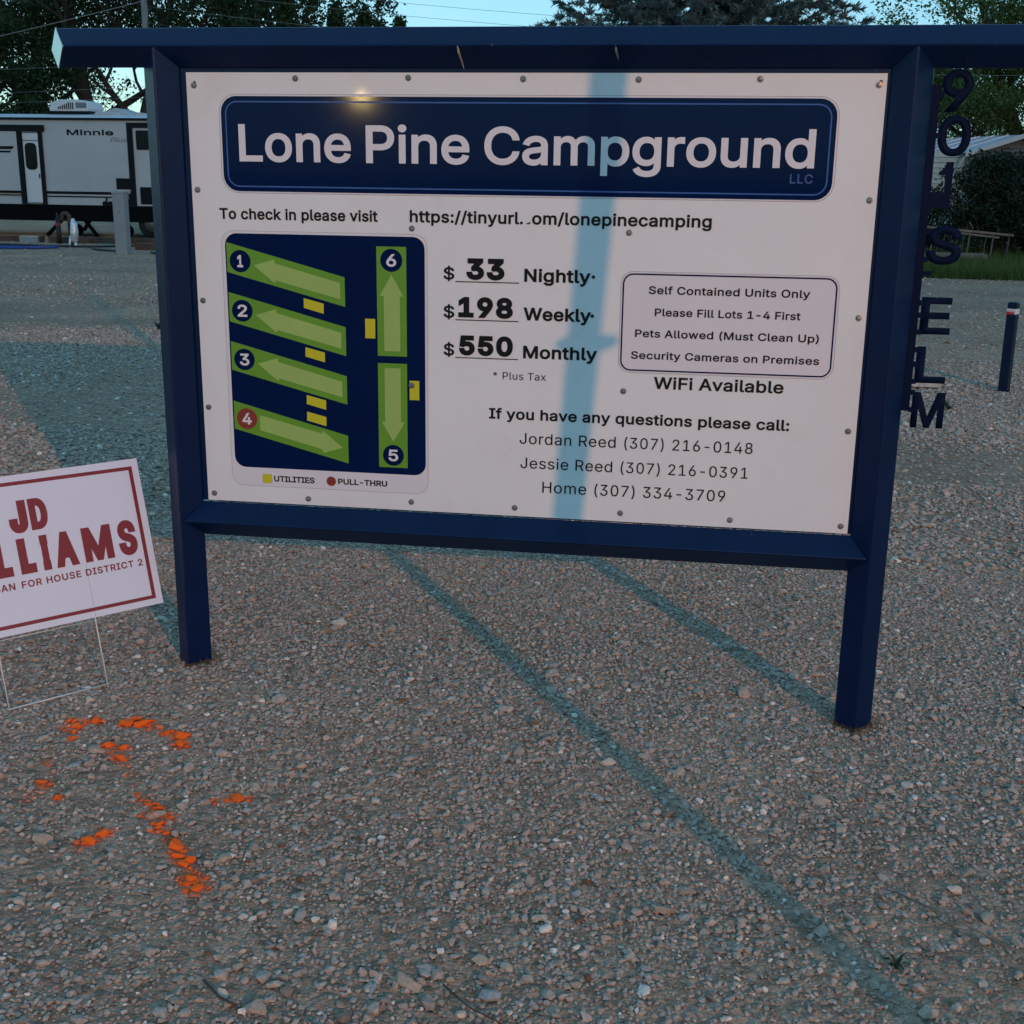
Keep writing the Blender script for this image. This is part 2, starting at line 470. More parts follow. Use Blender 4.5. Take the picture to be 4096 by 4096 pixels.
# ------------------------------------------------------------------ gravel
def stone_material():
    m = bpy.data.materials.new("river_gravel"); m.use_nodes = True
    n = m.node_tree; L = n.links; b = n.nodes['Principled BSDF']
    b.inputs['Roughness'].default_value = 0.85; b.inputs['Specular IOR Level'].default_value = 0.25
    a = n.nodes.new('ShaderNodeAttribute'); a.attribute_type = 'INSTANCER'; a.attribute_name = 'tone'
    p = n.nodes.new('ShaderNodeAttribute'); p.attribute_type = 'INSTANCER'; p.attribute_name = 'paint'
    r = n.nodes.new('ShaderNodeValToRGB'); r.color_ramp.interpolation = 'CONSTANT'
    stops = [(0.0, (.375, .34, .30)), (.18, (.41, .375, .34)), (.36, (.45, .415, .375)), (.50, (.33, .30, .27)), (.60, (.42, .37, .315)),
             (.68, (.37, .37, .36)), (.77, (.43, .37, .33)), (.82, (.25, .225, .20)), (.875, (.53, .50, .455)), (.925, (.42, .36, .30)), (.950, (.68, .66, .63)), (.974, (.33, .37, .39)), (.996, (.22, .15, .11))]
    stops = [(q, (max(0, (c[0]-.36)*1.25+.36)*.90, max(0, (c[1]-.33)*1.25+.33)*.82, max(0, (c[2]-.30)*1.25+.30)*.74)) for q, c in stops]
    e = r.color_ramp.elements
    e[0].position = 0; e[0].color = (*stops[0][1], 1); e[1].position = stops[1][0]; e[1].color = (*stops[1][1], 1)
    for q, c in stops[2:]:
        k = e.new(q); k.color = (*c, 1)
    L.new(a.outputs['Fac'], r.inputs[0])
    g = n.nodes.new('ShaderNodeNewGeometry')
    nz = n.nodes.new('ShaderNodeTexNoise'); nz.inputs['Scale'].default_value = 160; nz.inputs['Detail'].default_value = 3
    L.new(g.outputs['Position'], nz.inputs['Vector'])
    mr = n.nodes.new('ShaderNodeMapRange'); mr.inputs[1].default_value = .3; mr.inputs[2].default_value = .7; mr.inputs[3].default_value = .8; mr.inputs[4].default_value = 1.18
    L.new(nz.outputs[0], mr.inputs[0])
    sc = n.nodes.new('ShaderNodeVectorMath'); sc.operation = 'SCALE'
    L.new(r.outputs[0], sc.inputs[0]); L.new(mr.outputs[0], sc.inputs['Scale'])
    # spray paint: sits on the stone where its own noise lets it
    n2 = n.nodes.new('ShaderNodeTexNoise'); n2.inputs['Scale'].default_value = 70; n2.inputs['Detail'].default_value = 2
    L.new(g.outputs['Position'], n2.inputs['Vector'])
    ad = n.nodes.new('ShaderNodeMath'); ad.operation = 'ADD'; L.new(p.outputs['Fac'], ad.inputs[0]); L.new(n2.outputs[0], ad.inputs[1])
    mr2 = n.nodes.new('ShaderNodeMapRange'); mr2.inputs[1].default_value = .80; mr2.inputs[2].default_value = 1.14
    L.new(ad.outputs[0], mr2.inputs[0])
    mx = n.nodes.new('ShaderNodeMix'); mx.data_type = 'RGBA'
    L.new(mr2.outputs[0], mx.inputs[0]); L.new(sc.outputs[0], mx.inputs[6]); mx.inputs[7].default_value = (0.85, 0.13, 0.012, 1)
    L.new(mx.outputs[2], b.inputs['Base Color'])
    return m
stone_m = stone_material()

def stone_mesh(i):
    r_ = np.random.default_rng(100+i)
    n = 22
    d = r_.normal(size=(n, 3)); d /= np.linalg.norm(d, axis=1)[:, None]
    d *= r_.uniform(0.82, 1.12, n)[:, None]
    d *= np.array([1.0, r_.uniform(0.62, 0.95), r_.uniform(0.38, 0.62)])
    bm = bmesh.new()
    for v in d: bm.verts.new(v*0.5)
    h = bmesh.ops.convex_hull(bm, input=bm.verts)
    bmesh.ops.delete(bm, geom=[v for v in h['geom_interior'] if isinstance(v, bmesh.types.BMVert)], context='VERTS')
    me = bpy.data.meshes.new("stone"); bm.to_mesh(me); bm.free()
    me.materials.append(stone_m)
    return me
NV = 14
stone_meshes = [stone_mesh(i) for i in range(NV)]

# dark-fines clearings: bigger in the foreground (as trodden there), fewer round the sign
def cover(x, y):
    v = np.array([noise.noise(Vector((a*1.1, b*1.6, 5.5)))*0.6 + noise.noise(Vector((a*3.3, b*3.7, 1.5)))*0.4 for a, b in zip(x, y)])
    return v
def in_view(x, y, margin):
    dx = x-CAM.x; dy = y-CAM.y
    f_ = -math.sin(yaw)*dx+math.cos(yaw)*dy; r_ = math.cos(yaw)*dx+math.sin(yaw)*dy
    return (np.abs(r_) < f_*0.46+margin) & (f_ > 1.2)
def scatter(n, x0, x1, y0, y1, med, sig, margin, k_thin):
    x = rng.uniform(x0, x1, n); y = rng.uniform(y0, y1, n)
    m_ = in_view(x, y, margin); x = x[m_]; y = y[m_]
    cv = cover(x, y)
    near = np.clip((-0.1-y)/1.5, 0, 1)*k_thin
    keep = rng.uniform(0, 1, len(x)) < np.clip(1.05-near*(0.65+1.6*np.clip(cv+0.05, -0.3, 0.6)), 0.12, 1)
    x = x[keep]; y = y[keep]
    s = med*np.exp(rng.normal(0, sig, len(x)))
    return x, y, s
A1 = scatter(240000, -3.0, 4.2, -2.3, 1.6, 0.0092, 0.38, 0.35, 0.9)
A2 = scatter(13500, -3.0, 4.2, -2.3, 1.6, 0.019, 0.26, 0.35, 0.55)
B1 = scatter(230000, -8.0, 8.0, 1.6, 8.0, 0.018, 0.38, 0.5, 0.0)
C1 = scatter(90000, -16.0, 14.0, 8.0, 22.0, 0.024, 0.35, 0.5, 0.0)
xs = np.concatenate([A1[0], A2[0], B1[0], C1[0]]); ys = np.concatenate([A1[1], A2[1], B1[1], C1[1]]); ss = np.concatenate([A1[2], A2[2], B1[2], C1[2]])
# driven-over, compacted lanes beyond the board: few loose stones on them
lane = np.array([noise.noise(Vector((a*.16+3, b*.42, 7.7)))+.35*noise.noise(Vector((a*.9, b*.9, 2.2))) for a, b in zip(xs, ys)])
keep = ~((xs > 4.0) & (ys > 17.6)) & ((ys < 3.2) | (rng.uniform(0, 1, len(xs)) < np.clip(.55-lane*2.6-np.clip((ys-7)/14, 0, .25), .16, 1))); xs, ys, ss = xs[keep], ys[keep], ss[keep]
zs = gz(xs, ys)
i0 = np.clip(np.searchsorted(gx, xs)-1, 0, ni-2); j0 = np.clip(np.searchsorted(gy, ys)-1, 0, nj-2)
tx = (xs-gx[i0])/(gx[i0+1]-gx[i0]); ty = (ys-gy[j0])/(gy[j0+1]-gy[j0])
zs = (GZ_[j0,i0]*(1-tx)*(1-ty)+GZ_[j0,i0+1]*tx*(1-ty)+GZ_[j0+1,i0]*(1-tx)*ty+GZ_[j0+1,i0+1]*tx*ty) + ss*0.15
npnt = len(xs)
tone = rng.uniform(0, 1, npnt)
paint = paint_at(xs, ys)
rot = np.stack([rng.normal(0, 0.23, npnt), rng.normal(0, 0.23, npnt), rng.uniform(0, 2*math.pi, npnt)], 1)

# the largest stones are objects of their own, children of the ground
BIG = [(-0.078,-0.462,.046,.36,1.0),(-0.034,-0.458,.050,.2,1.0),(0.052,-0.494,.030,.2,1.0),(0.096,-0.512,.040,.36,1.0),(0.112,-0.548,.038,.2,1.0),(0.140,-0.566,.026,.36,.6),
       (-0.172,-0.462,.030,.2,1.0),(-0.212,-0.500,.030,.2,1.0),(-0.066,-0.598,.032,.2,1.0),(-0.022,-0.602,.028,.2,1.0),(0.002,-0.668,.034,.2,1.0),(0.205,-0.900,.034,.2,.9),(0.176,-0.882,.026,.36,.8),
       (0.252,-0.938,.026,.2,1.0),(0.322,-1.052,.046,.36,.95),(0.345,-1.092,.034,.2,1.0),(0.366,-1.118,.038,.36,.8),(0.408,-1.172,.032,.2,1.0),(0.432,-1.200,.036,.2,1.0),(0.415,-1.215,.026,.2,1.0),
       (0.118,-1.068,.034,.2,1.0),(0.131,-1.030,.036,.36,.8),(0.372,-0.808,.038,.2,1.0),(0.352,-0.826,.022,.2,1.0),(-0.132,-0.828,.028,.2,1.0),(-0.052,-0.895,.024,.2,1.0),(-0.090,-0.635,.050,.93,.25),(0.215,-0.935,.052,.2,0),(0.02,-1.09,.045,.95,0),(0.95,-1.42,.055,.94,0),(1.00,-1.47,.045,.58,0)]
br = np.random.default_rng(5)
for cx in (-0.0695, 1.9405):
    for q in range(11):
        a = q*.571+br.uniform(-.15, .15); rr_ = br.uniform(.070, .095)
        BIG.append((cx+math.cos(a)*rr_, math.sin(a)*rr_, br.uniform(.018, .034), br.uniform(0, .95), 0.0))
tries = 0
while len(BIG) < 300 and tries < 60000:
    tries += 1
    x = br.uniform(-1.4, 3.0); y = br.uniform(-1.75, 1.2)
    if not in_view(np.array([x]), np.array([y]), 0.0)[0]: continue
    s = 0.026*math.exp(abs(br.normal(0, 0.33)))
    if any((x-a)**2+(y-b)**2 < (0.55*(s+c))**2 for a, b, c, _, _ in BIG): continue
    if math.hypot(x+0.07, y) < 0.09 or math.hypot(x-1.94, y) < 0.09: continue
    BIG.append((x, y, min(s, 0.058), br.uniform(0, 1), 0.0))
var_col = bpy.data.collections.new("stone_variants"); COL.children.link(var_col)
for k, (x, y, s, tn, pt) in enumerate(BIG):
    o = bpy.data.objects.new("stone", stone_meshes[k % NV])
    (var_col if k < NV else COL).objects.link(o)
    o.parent = ground
    o.location = (x, y, gz(x, y)+0.008*noise.noise(Vector((x*1.3, y*1.3, 3)))+s*0.10)
    o.rotation_euler = (br.normal(0, .25), br.normal(0, .25), br.uniform(0, 6.28))
    o.scale = (s*br.uniform(.9, 1.25), s, s*br.uniform(.7, 1))
    o['tone'] = float(tn)
    o['paint'] = float(max(pt*.66, .85*paint_at(np.array([x]), np.array([y]))[0]))

pm = bpy.data.meshes.new("gravel")
pm.vertices.add(npnt)
pm.vertices.foreach_set('co', np.stack([xs, ys, zs], 1).astype(np.float32).ravel())
for nm, arr, ty_ in (('tone', tone, 'FLOAT'), ('paint', paint, 'FLOAT'), ('size', ss, 'FLOAT')):
    at = pm.attributes.new(nm, ty_, 'POINT'); at.data.foreach_set('value', arr.astype(np.float32))
at = pm.attributes.new('turn', 'FLOAT_VECTOR', 'POINT'); at.data.foreach_set('vector', rot.astype(np.float32).ravel())
pm.materials.append(stone_m)
gravel = stuff(link("gravel", pm))
gravel['label'] = 'loose grey and tan gravel covering the yard round the sign'
gn = bpy.data.node_groups.new("gravel_scatter", 'GeometryNodeTree')
gn.interface.new_socket("Geometry", in_out='INPUT', socket_type='NodeSocketGeometry')
gn.interface.new_socket("Geometry", in_out='OUTPUT', socket_type='NodeSocketGeometry')
gi = gn.nodes.new('NodeGroupInput'); go = gn.nodes.new('NodeGroupOutput')
iop = gn.nodes.new('GeometryNodeInstanceOnPoints')
ci = gn.nodes.new('GeometryNodeCollectionInfo'); ci.inputs[0].default_value = var_col
ci.inputs['Separate Children'].default_value = True; ci.inputs['Reset Children'].default_value = True
def named(nm, ty_):
    a = gn.nodes.new('GeometryNodeInputNamedAttribute'); a.data_type = ty_; a.inputs[0].default_value = nm; return a
sz = named('size', 'FLOAT'); tu = named('turn', 'FLOAT_VECTOR')
gn.links.new(gi.outputs[0], iop.inputs['Points'])
gn.links.new(ci.outputs[0], iop.inputs['Instance'])
iop.inputs['Pick Instance'].default_value = True
e2r = gn.nodes.new('FunctionNodeEulerToRotation'); gn.links.new(tu.outputs[0], e2r.inputs[0])
gn.links.new(e2r.outputs[0], iop.inputs['Rotation'])
gn.links.new(sz.outputs[0], iop.inputs['Scale'])
gn.links.new(iop.outputs[0], go.inputs[0])
gravel.modifiers.new("scatter", 'NODES').node_group = gn

# ================================================================== the campground sign
# panel face lies in y = 0, x 0..1.879, its top edge at z = 1.775
ZT = 1.775
PW, PH = 1.8793, 1.22
sign = thing("campground_sign", "big white campground notice board in a navy blue steel frame on two posts", "sign board")
HD = 0.0539    # half diagonal of the square tube, set on its corner
def diamond_v(cx, z0, z1):
    return [[(cx+a, b, z) for a, b in ((HD,0),(0,HD),(-HD,0),(0,-HD))] for z in (z0, z1)]
def tubemesh(r0, r1):
    m_ = MB(); m_.add(r0+r1, [(0,1,5,4),(1,2,6,5),(2,3,7,6),(3,0,4,7),(3,2,1,0),(4,5,6,7)]); return m_
BEAMZ, RAILZ = ZT+0.0635, ZT-1.277
PXL, PXR = -0.0695, 1.9405
for cx, zb in ((PXL, gz(PXL, 0)-0.35), (PXR, gz(PXR, 0)-0.35)):
    r = diamond_v(cx, zb, BEAMZ)
    p_ = tubemesh(*r).build("post", navy_metal, sign, bevel=0.005)
    g0 = gz(cx, -0.05)
    rr = MB()
    m2 = [[(cx+a, b, z) for a, b in ((HD+.0015,0),(0,HD+.0015),(-HD-.0015,0),(0,-HD-.0015))] for z in (g0-0.05, g0+0.012)]
    rr.add(m2[0]+m2[1], [(0,1,5,4),(1,2,6,5),(2,3,7,6),(3,0,4,7),(4,5,6,7)])
    rr.build("rust_band", rust, p_)
# top beam, ends cut on the slant (longer at the back)
xl = -0.374; xr = 2.55
def ring_h(x, sgn, cz, cut):   # corners: top, back, bottom, front
    return [(x, 0, cz+HD), (x-sgn*cut, HD, cz), (x, 0, cz-HD), (x+sgn*cut, -HD, cz)]
beam = MB().add(ring_h(xl, 1, BEAMZ, 0.045)+ring_h(xr, -1, BEAMZ, 0.045), [(0,1,5,4),(1,2,6,5),(2,3,7,6),(3,0,4,7)]).build("top_beam", navy_metal, sign, bevel=0.0)
bm = bmesh.new(); bm.from_mesh(beam.data)
bmesh.ops.bevel(bm, geom=[e for e in bm.edges if len(e.link_faces) == 2], offset=0.005, segments=2, profile=.5, affect='EDGES'); bm.to_mesh(beam.data); bm.free()
for xx, sg in ((xl, 1), (xr, -1)):
    rg = ring_h(xx-sg*0.001, sg, BEAMZ, 0.045); rg2 = [(x+sg*0.003, y, z) for x, y, z in rg]
    MB().add(rg+rg2, [(0,1,2,3),(7,6,5,4),(0,4,5,1),(1,5,6,2),(2,6,7,3),(3,7,4,0)]).build("end_cap", bare_plate, beam)
# bottom rail, mitred into the posts
r0 = [(PXL+HD-.002, 0, RAILZ+HD), (PXL, HD, RAILZ), (PXL+HD-.002, 0, RAILZ-HD), (PXL+.006, -HD, RAILZ)]
r1 = [(PXR-HD+.002, 0, RAILZ+HD), (PXR, HD, RAILZ), (PXR-HD+.002, 0, RAILZ-HD), (PXR-.006, -HD, RAILZ)]
tubemesh(r0, r1).build("bottom_rail", navy_metal, sign, bevel=0.004)
# flat bar inside the frame that the board is screwed to
ib = 0.004
for (x0, x1, z0, z1) in ((PXL+HD-.004, 0.03, ZT-PH-.001, ZT+.012), (PW-.03, PXR-HD+.004, ZT-PH-.001, ZT+.012)):
    MB().box(x0, x1, ib, ib+.006, z0, z1).build("flat_bar", navy_metal, sign)
for (z0, z1) in ((ZT-.03, ZT+.0125), (ZT-PH-.004, ZT-PH+.03)):
    MB().box(0.031, PW-.031, ib, ib+.006, z0, z1).build("flat_bar", navy_metal, sign)
# paint drips / droppings
for (x, z, h) in ((0.776, BEAMZ-.012, .050), (1.19, BEAMZ-.01, .035)):
    o = MB().tube([(x-.002, -HD+.004, z+.012), (x, -HD+.010, z-.004), (x+.004, -HD+.012+h*.55, z-h*.55), (x+.006, -HD+.014+h*.8, z-h*.85)], [.0025, .0035, .002, .001], 6).build("dropping_streak", dropping, beam)

panel = MB().box(0, PW, 0, ib, ZT-PH, ZT).build("panel", panel_white, sign)
Y1, Y2, Y3, Y4 = -0.0006, -0.0012, -0.0018, -0.0024
def PZ(z): return ZT+z
def prect(name, x0, x1, z0, z1, r_, y, m): return poly(name, [(x, PZ(z)) for x, z in rrect(x0, x1, z0, z1, r_)], y, m, panel)
def pring(name, x0, x1, z0, z1, r_, t, y, m):
    return ringpoly(name, [(x, PZ(z)) for x, z in rrect(x0, x1, z0, z1, r_)], [(x, PZ(z)) for x, z in rrect(x0+t, x1-t, z0+t, z1-t, r_-t)], y, m, panel)
def ptext(s, x0, x1, base, cap, m, bold=0.02, spacing=1.0, y=Y2, refh=None, name="lettering", shear=0.0):
    V, F = fit_text(s, x0, x1, PZ(base), cap, bold, spacing, refh=refh, shear=shear)
    # one mesh per word: cut the line where the ink leaves a wide gap
    lo = V[F][:, :, 0].min(1); hi = V[F][:, :, 0].max(1); order = np.argsort(lo)
    words = [[order[0]]]; reach = hi[order[0]]
    for k in order[1:]:
        if lo[k] > reach+.20*cap and " " in s: words.append([])
        words[-1].append(k); reach = max(reach, hi[k])
    for wd in words:
        f = F[np.array(wd)]; used = np.unique(f); mp = -np.ones(len(V), int); mp[used] = np.arange(len(used))
        flat(name, V[used], mp[f], y, m, panel)
# banner
prect("vinyl_edge", 0.0905, 1.7685, -0.3205, -0.0560, .050, Y1, vinyl_edge)
prect("vinyl_backing", 0.0918, 1.7672, -0.3192, -0.0573, .049, Y1-.0002, vinyl_white)
prect("name_banner", 0.0965, 1.7625, -0.3158, -0.0616, .044, Y2, vinyl_navy)
pring("banner_line", 0.1085, 1.7500, -0.3040, -0.0745, .034, .0036, Y3, vinyl_line)
ptext("Lone", 0.1452, 0.4662, -0.2350, .0995, vinyl_white, .016, 1.0, Y3)
ptext("Pine", 0.5090, 0.7976, -0.2355, .0995, vinyl_white, .016, 1.0, Y3)
ptext("Campground", 0.8389, 1.7128, -0.2352, .0980, vinyl_white, .016, 1.0, Y3)
ptext("LLC", 1.6534, 1.7119, -0.2738, .0235, vinyl_llc, .012, 1.08, Y3)
# check-in line
ptext("To check in please visit", 0.0787, 0.5389, -0.3928, .0305, vinyl_black, .022, 1.03)
ptext("https://tinyurl.", 0.6305, 0.9475, -0.3918, .0325, vinyl_black, .022, 1.03)
ptext("om/lonepinecamping", 0.9725, 1.4572, -0.3915, .0325, vinyl_black, .022, 1.03)
poly("lettering", [(0.9560, PZ(-.3885)), (0.9600, PZ(-.3915)), (0.9655, PZ(-.3905)), (0.9700, PZ(-.3865)), (0.9660, PZ(-.3850)), (0.9625, PZ(-.3875))], Y2, vinyl_black, panel)
# site map
prect("vinyl_edge", 0.0795, 0.6795, -1.1690, -0.4240, .036, Y1, vinyl_edge)
prect("map_backing", 0.0805, 0.6785, -1.1680, -0.4250, .035, Y1-.0002, vinyl_white)
prect("map_field", 0.0905, 0.6722, -1.1125, -0.4315, .034, Y2, vinyl_navy)
def quad(name, pts, y, m): return poly(name, [(x, PZ(z)) for x, z in pts], y, m, panel)
for k, z in enumerate((-0.4565, -0.5970, -0.7379, -0.9132)):
    quad("lot_strip", [(.0945, z), (.4405, z-.0905), (.4403, z-.1735), (.0945, z-.0840)], Y3, vinyl_green)
    if k < 3:
        quad("lot_arrow", [(.1743, z-.0632), (.2355, z-.0455), (.2363, z-.0562), (.4268, z-.1068), (.4267, z-.1525), (.2370, z-.1045), (.2355, z-.1135)], Y4, vinyl_lgreen)
    else:
        quad("lot_arrow", [(.1735, z-.0400), (.3632, z-.0875), (.3641, z-.0781), (.4246, z-.1273), (.3640, z-.1452), (.3632, z-.1347), (.1726, z-.0854)], Y4, vinyl_lgreen)
    poly("lot_disc", [(x, PZ(zz)) for x, zz in circle(.1338, z-.0525, .0312)], Y4, vinyl_red if k == 3 else vinyl_navy, panel)
quad("lot_strip", [(.5337, -.4592), (.6195, -.4592), (.6192, -.7658), (.5338, -.7658)], Y3, vinyl_green)
quad("lot_arrow", [(.5764, -.5366), (.6107, -.5962), (.6000, -.5962), (.6003, -.7518), (.5532, -.7518), (.5532, -.5958), (.5419, -.5958)], Y4, vinyl_lgreen)
poly("lot_disc", [(x, PZ(zz)) for x, zz in circle(.5766, -.4968, .0317)], Y4, vinyl_navy, panel)
quad("lot_strip", [(.5334, -.7866), (.6190, -.7866), (.6182, -1.0923), (.5326, -1.0923)], Y3, vinyl_green)
quad("lot_arrow", [(.5527, -.8001), (.6001, -.8001), (.5996, -.9567), (.6112, -.9567), (.5764, -1.0152), (.5422, -.9567), (.5527, -.9567)], Y4, vinyl_lgreen)
poly("lot_disc", [(x, PZ(zz)) for x, zz in circle(.5758, -1.0558, .0312)], Y4, vinyl_navy, panel)
for s_, x, z in (("1", .1338, -.4565-.0525), ("2", .1342, -.5970-.0525), ("3", .1344, -.7379-.0525), ("4", .1338, -.9132-.0525), ("6", .5766, -.4968), ("5", .5758, -1.0558)):
    hw = .0085 if s_ == "1" else .0145
    ptext(s_, x-hw, x+hw, z-.0172, .0345, vinyl_white, .022, 1.0, Y4-.0006)
for pts in ([(.3185,-.6084),(.3770,-.6226),(.3765,-.6513),(.3183,-.6361)], [(.3190,-.7484),(.3769,-.7623),(.3764,-.7906),(.3187,-.7754)],
            [(.3186,-.8879),(.3768,-.9017),(.3761,-.9295),(.3181,-.9143)], [(.3181,-.9368),(.3762,-.9506),(.3758,-.9779),(.3176,-.9634)],
            [(.4980,-.6612),(.5273,-.6614),(.5270,-.7169),(.4978,-.7168)], [(.6260,-.8344),(.6544,-.8343),(.6544,-.8902),(.6259,-.8902)]):
    quad("utility_mark", pts, Y3, vinyl_yellow)
quad("utility_mark", [(.1743,-1.1312),(.2034,-1.1312),(.2030,-1.1586),(.1740,-1.1586)], Y3, vinyl_yellow)
poly("key_disc", [(x, PZ(zz)) for x, zz in circle(.3859, -1.1432, .0143)], Y3, vinyl_red, panel)
ptext("UTILITIES", .2095, .3345, -1.1530, .0180, vinyl_black, .030, 1.0)
ptext("PULL-THRU", .4064, .5558, -1.1515, .0175, vinyl_black, .030, 1.0)
# rates
for k, (zb, num, x0, x1, cap, word, wx, ast) in enumerate(((-.5455, "33", .7911, .8980, .0585, "Nightly", 1.1367, 1), (-.6515, "198", .7680, .9228, .0570, "Weekly", 1.1407, 1), (-.7578, "550", .7709, .9240, .0560, "Monthly", 1.1612, 0))):
    ptext("$", .7257, .7564, zb, .0335, vinyl_black, .018, 1.0)
    quad("rate_line", [(.7594, zb-.0037), (.9390, zb-.0037), (.9390, zb-.0064), (.7594, zb-.0064)], Y2, vinyl_black)
    ptext(num, x0, x1, zb+.0012 if k == 0 else zb+.0022, cap, vinyl_black, .046, 1.08, Y3)
    ptext(word, .9535, wx, zb-.0010, .0358, vinyl_black, .026, 1.03)
    if ast:
        for a in (90, 30, 150):
            c_, s__ = math.cos(R(a)), math.sin(R(a)); l_, t_ = .0054, .0015
            quad("asterisk_bar", [(1.1448+c_*l_*p_-s__*t_*q_, zb+.0165+s__*l_*p_+c_*t_*q_) for p_, q_ in ((-1,-1),(1,-1),(1,1),(-1,1))], Y2-.0001*a/30, vinyl_black)
ptext("* Plus Tax", .8684, 1.0194, -.8202, .0205, vinyl_black, .001, 1.04)
# notice box
pring("vinyl_edge", 1.2205, 1.8045, -.7885, -.5105, .034, .0012, Y1, vinyl_edge)
prect("notice_box", 1.2217, 1.8033, -.7873, -.5117, .033, Y1, vinyl_white)
pring("notice_border", 1.2258, 1.7985, -.7828, -.5158, .029, .0042, Y2, vinyl_navy)
ptext("Self Contained Units Only", 1.2974, 1.7281, -.5707, .0214, vinyl_black, .020, 1.04)
ptext("Please Fill Lots 1-4 First", 1.3163, 1.7071, -.6302, .0212, vinyl_black, .020, 1.04)
ptext("Pets Allowed (Must Clean Up)", 1.2646, 1.7600, -.6890, .0212, vinyl_black, .020, 1.04)
ptext("Security Cameras on Premises", 1.2557, 1.7654, -.7493, .0212, vinyl_black, .020, 1.04)
ptext("WiFi Available", 1.3222, 1.6759, -.8312, .0338, vinyl_black, .020, 1.03)
ptext("If you have any questions please call:", .8581, 1.6988, -.9348, .0310, vinyl_black, .022, 1.03)
ptext("Jordan Reed", .9476, 1.2221, -1.0040, .0315, vinyl_black, .002, 1.05)
ptext("(307) 216-0148", 1.2467, 1.6037, -1.0040, .0315, vinyl_black, .002, 1.08)
ptext("Jessie Reed", .9508, 1.2148, -1.0755, .0315, vinyl_black, .002, 1.05)
ptext("(307) 216-0391", 1.2390, 1.5947, -1.0755, .0315, vinyl_black, .002, 1.08)
ptext("Home", 1.0155, 1.1423, -1.1455, .0325, vinyl_black, .002, 1.05)
ptext("(307) 334-3709", 1.1663, 1.5361, -1.1455, .0325, vinyl_black, .002, 1.08)
# screws
def screw_mesh():
    m_ = MB(); rings = []
    prof = [(.0105, 0.0), (.0105, -.0012), (.0072, -.0016), (.0068, -.0040), (.0055, -.0058), (.0022, -.0062)]
    n = 14; vs = []; fs = []
    for r_, y in prof: vs += [(r_*math.cos(2*math.pi*k/n), y, r_*math.sin(2*math.pi*k/n)) for k in range(n)]
    for i in range(len(prof)-1):
        for k in range(n): fs.append((i*n+k, (i+1)*n+k, (i+1)*n+(k+1) % n, i*n+(k+1) % n))
    fs.append(tuple((len(prof)-1)*n+k for k in range(n-1, -1, -1)))
    return m_.add(vs, fs).mesh("screw", zinc)
scm = screw_mesh()
for x, z in ((.0219,-.0342),(.3134,-.0156),(.6290,-.0136),(.9419,-.0157),(1.2478,-.0164),(1.5617,-.0144),(1.8604,-.0279),(1.8603,-.3137),(1.8593,-.6193),(1.8573,-.9287),(1.8595,-1.1994),
             (1.5532,-1.1979),(1.2420,-1.1947),(.9355,-1.1954),(.6276,-1.1942),(.3135,-1.2011),(.0202,-1.1984),(.0160,-.9362),(.0153,-.6239),(.0168,-.3137),(.6359,-.4086),(1.2378,-.4083),(.6321,-.8478),(1.2381,-.8412)):
    o = link("screw", scm, panel); o.location = (x, Y4-.0004 if abs(x-.6321) < .001 else 0, PZ(z)); o.rotation_euler = (random.uniform(-.12, .12), random.uniform(0, 6), random.uniform(-.12, .12)); o.scale = (.82, .82, .82)
for x, z, r_, m_ in ((.0240, -.0265, .0042, vinyl_black), (1.8640, -.0205, .0045, vinyl_black), (.8763, -.0159, .0028, vinyl_white)):
    poly("drill_hole", [(a, PZ(b)) for a, b in circle(x, z, r_, 12)], -.0004, m_, panel)

# address letters down the right post: 901 S. ELM
plate = MB().box(1.984, 2.0135, 0.004, .009, ZT-.866, ZT-.026).build("address_plate", navy_light, sign)
for s_, x0, x1, zt, zb, bold in (("9", 2.0175, 2.0925, .0095, -.0935, .026), ("0", 2.0170, 2.0990, -.1020, -.2000, .026), ("S", 2.0165, 2.1050, -.3760, -.4735, .032), ("E", 2.0190, 2.0975, -.5597, -.6575, .022), ("L", 2.0190, 2.0990, -.6905, -.7885, .022), ("M", 2.0195, 2.1050, -.8135, -.9110, .022)):
    V, F = fit_text(s_, x0, x1, PZ(zb), zt-zb, bold)
    flat("letter", V, F, .004, navy_light, plate, .004)
poly1 = [(2.0465, -.2149), (2.0640, -.2149), (2.0640, -.2905), (2.0640, -.3310), (2.0155, -.3310), (2.0155, -.2905), (2.0470, -.2905), (2.0460, -.2480), (2.0300, -.2470), (2.0300, -.2400), (2.0400, -.2330), (2.0450, -.2240)]
MB().prism([(x, PZ(z)) for x, z in poly1[::-1]], .003, .009).build("letter", navy_light, plate)
MB().prism([(2.0125, PZ(-.504)), (2.0375, PZ(-.504)), (2.0375, PZ(-.492)), (2.0125, PZ(-.492))], .003, .009).build("letter", navy_light, plate)
for z in (-.050, -.150, -.30, -.39, -.462, -.575, -.608, -.652, -.700, -.738, -.785, -.815, -.862):
    MB().box(2.012, 2.024, .0035, .0085, PZ(z-.007), PZ(z+.007)).build("weld_tab", navy_light, plate)

# ================================================================== yard sign
ax = Vector((0.66129944, 0.75012203, 0))       # along the sign, to its right
up_ = Vector((-0.21931446, 0.19334524, 0.95630476))
nn = ax.cross(up_)                               # toward the back? (x right, y back, z up)
A0 = Vector((-0.24497, -0.24695, 0.028))
yard = thing("yard_sign", "white election placard with red lettering on a wire stake, left of the board", "yard sign")
Mx = Matrix((ax, -(ax.cross(up_)) if (ax.cross(up_)).y < 0 else ax.cross(up_), up_)).transposed().to_4x4(); Mx.translation = A0
yard.matrix_world = Mx
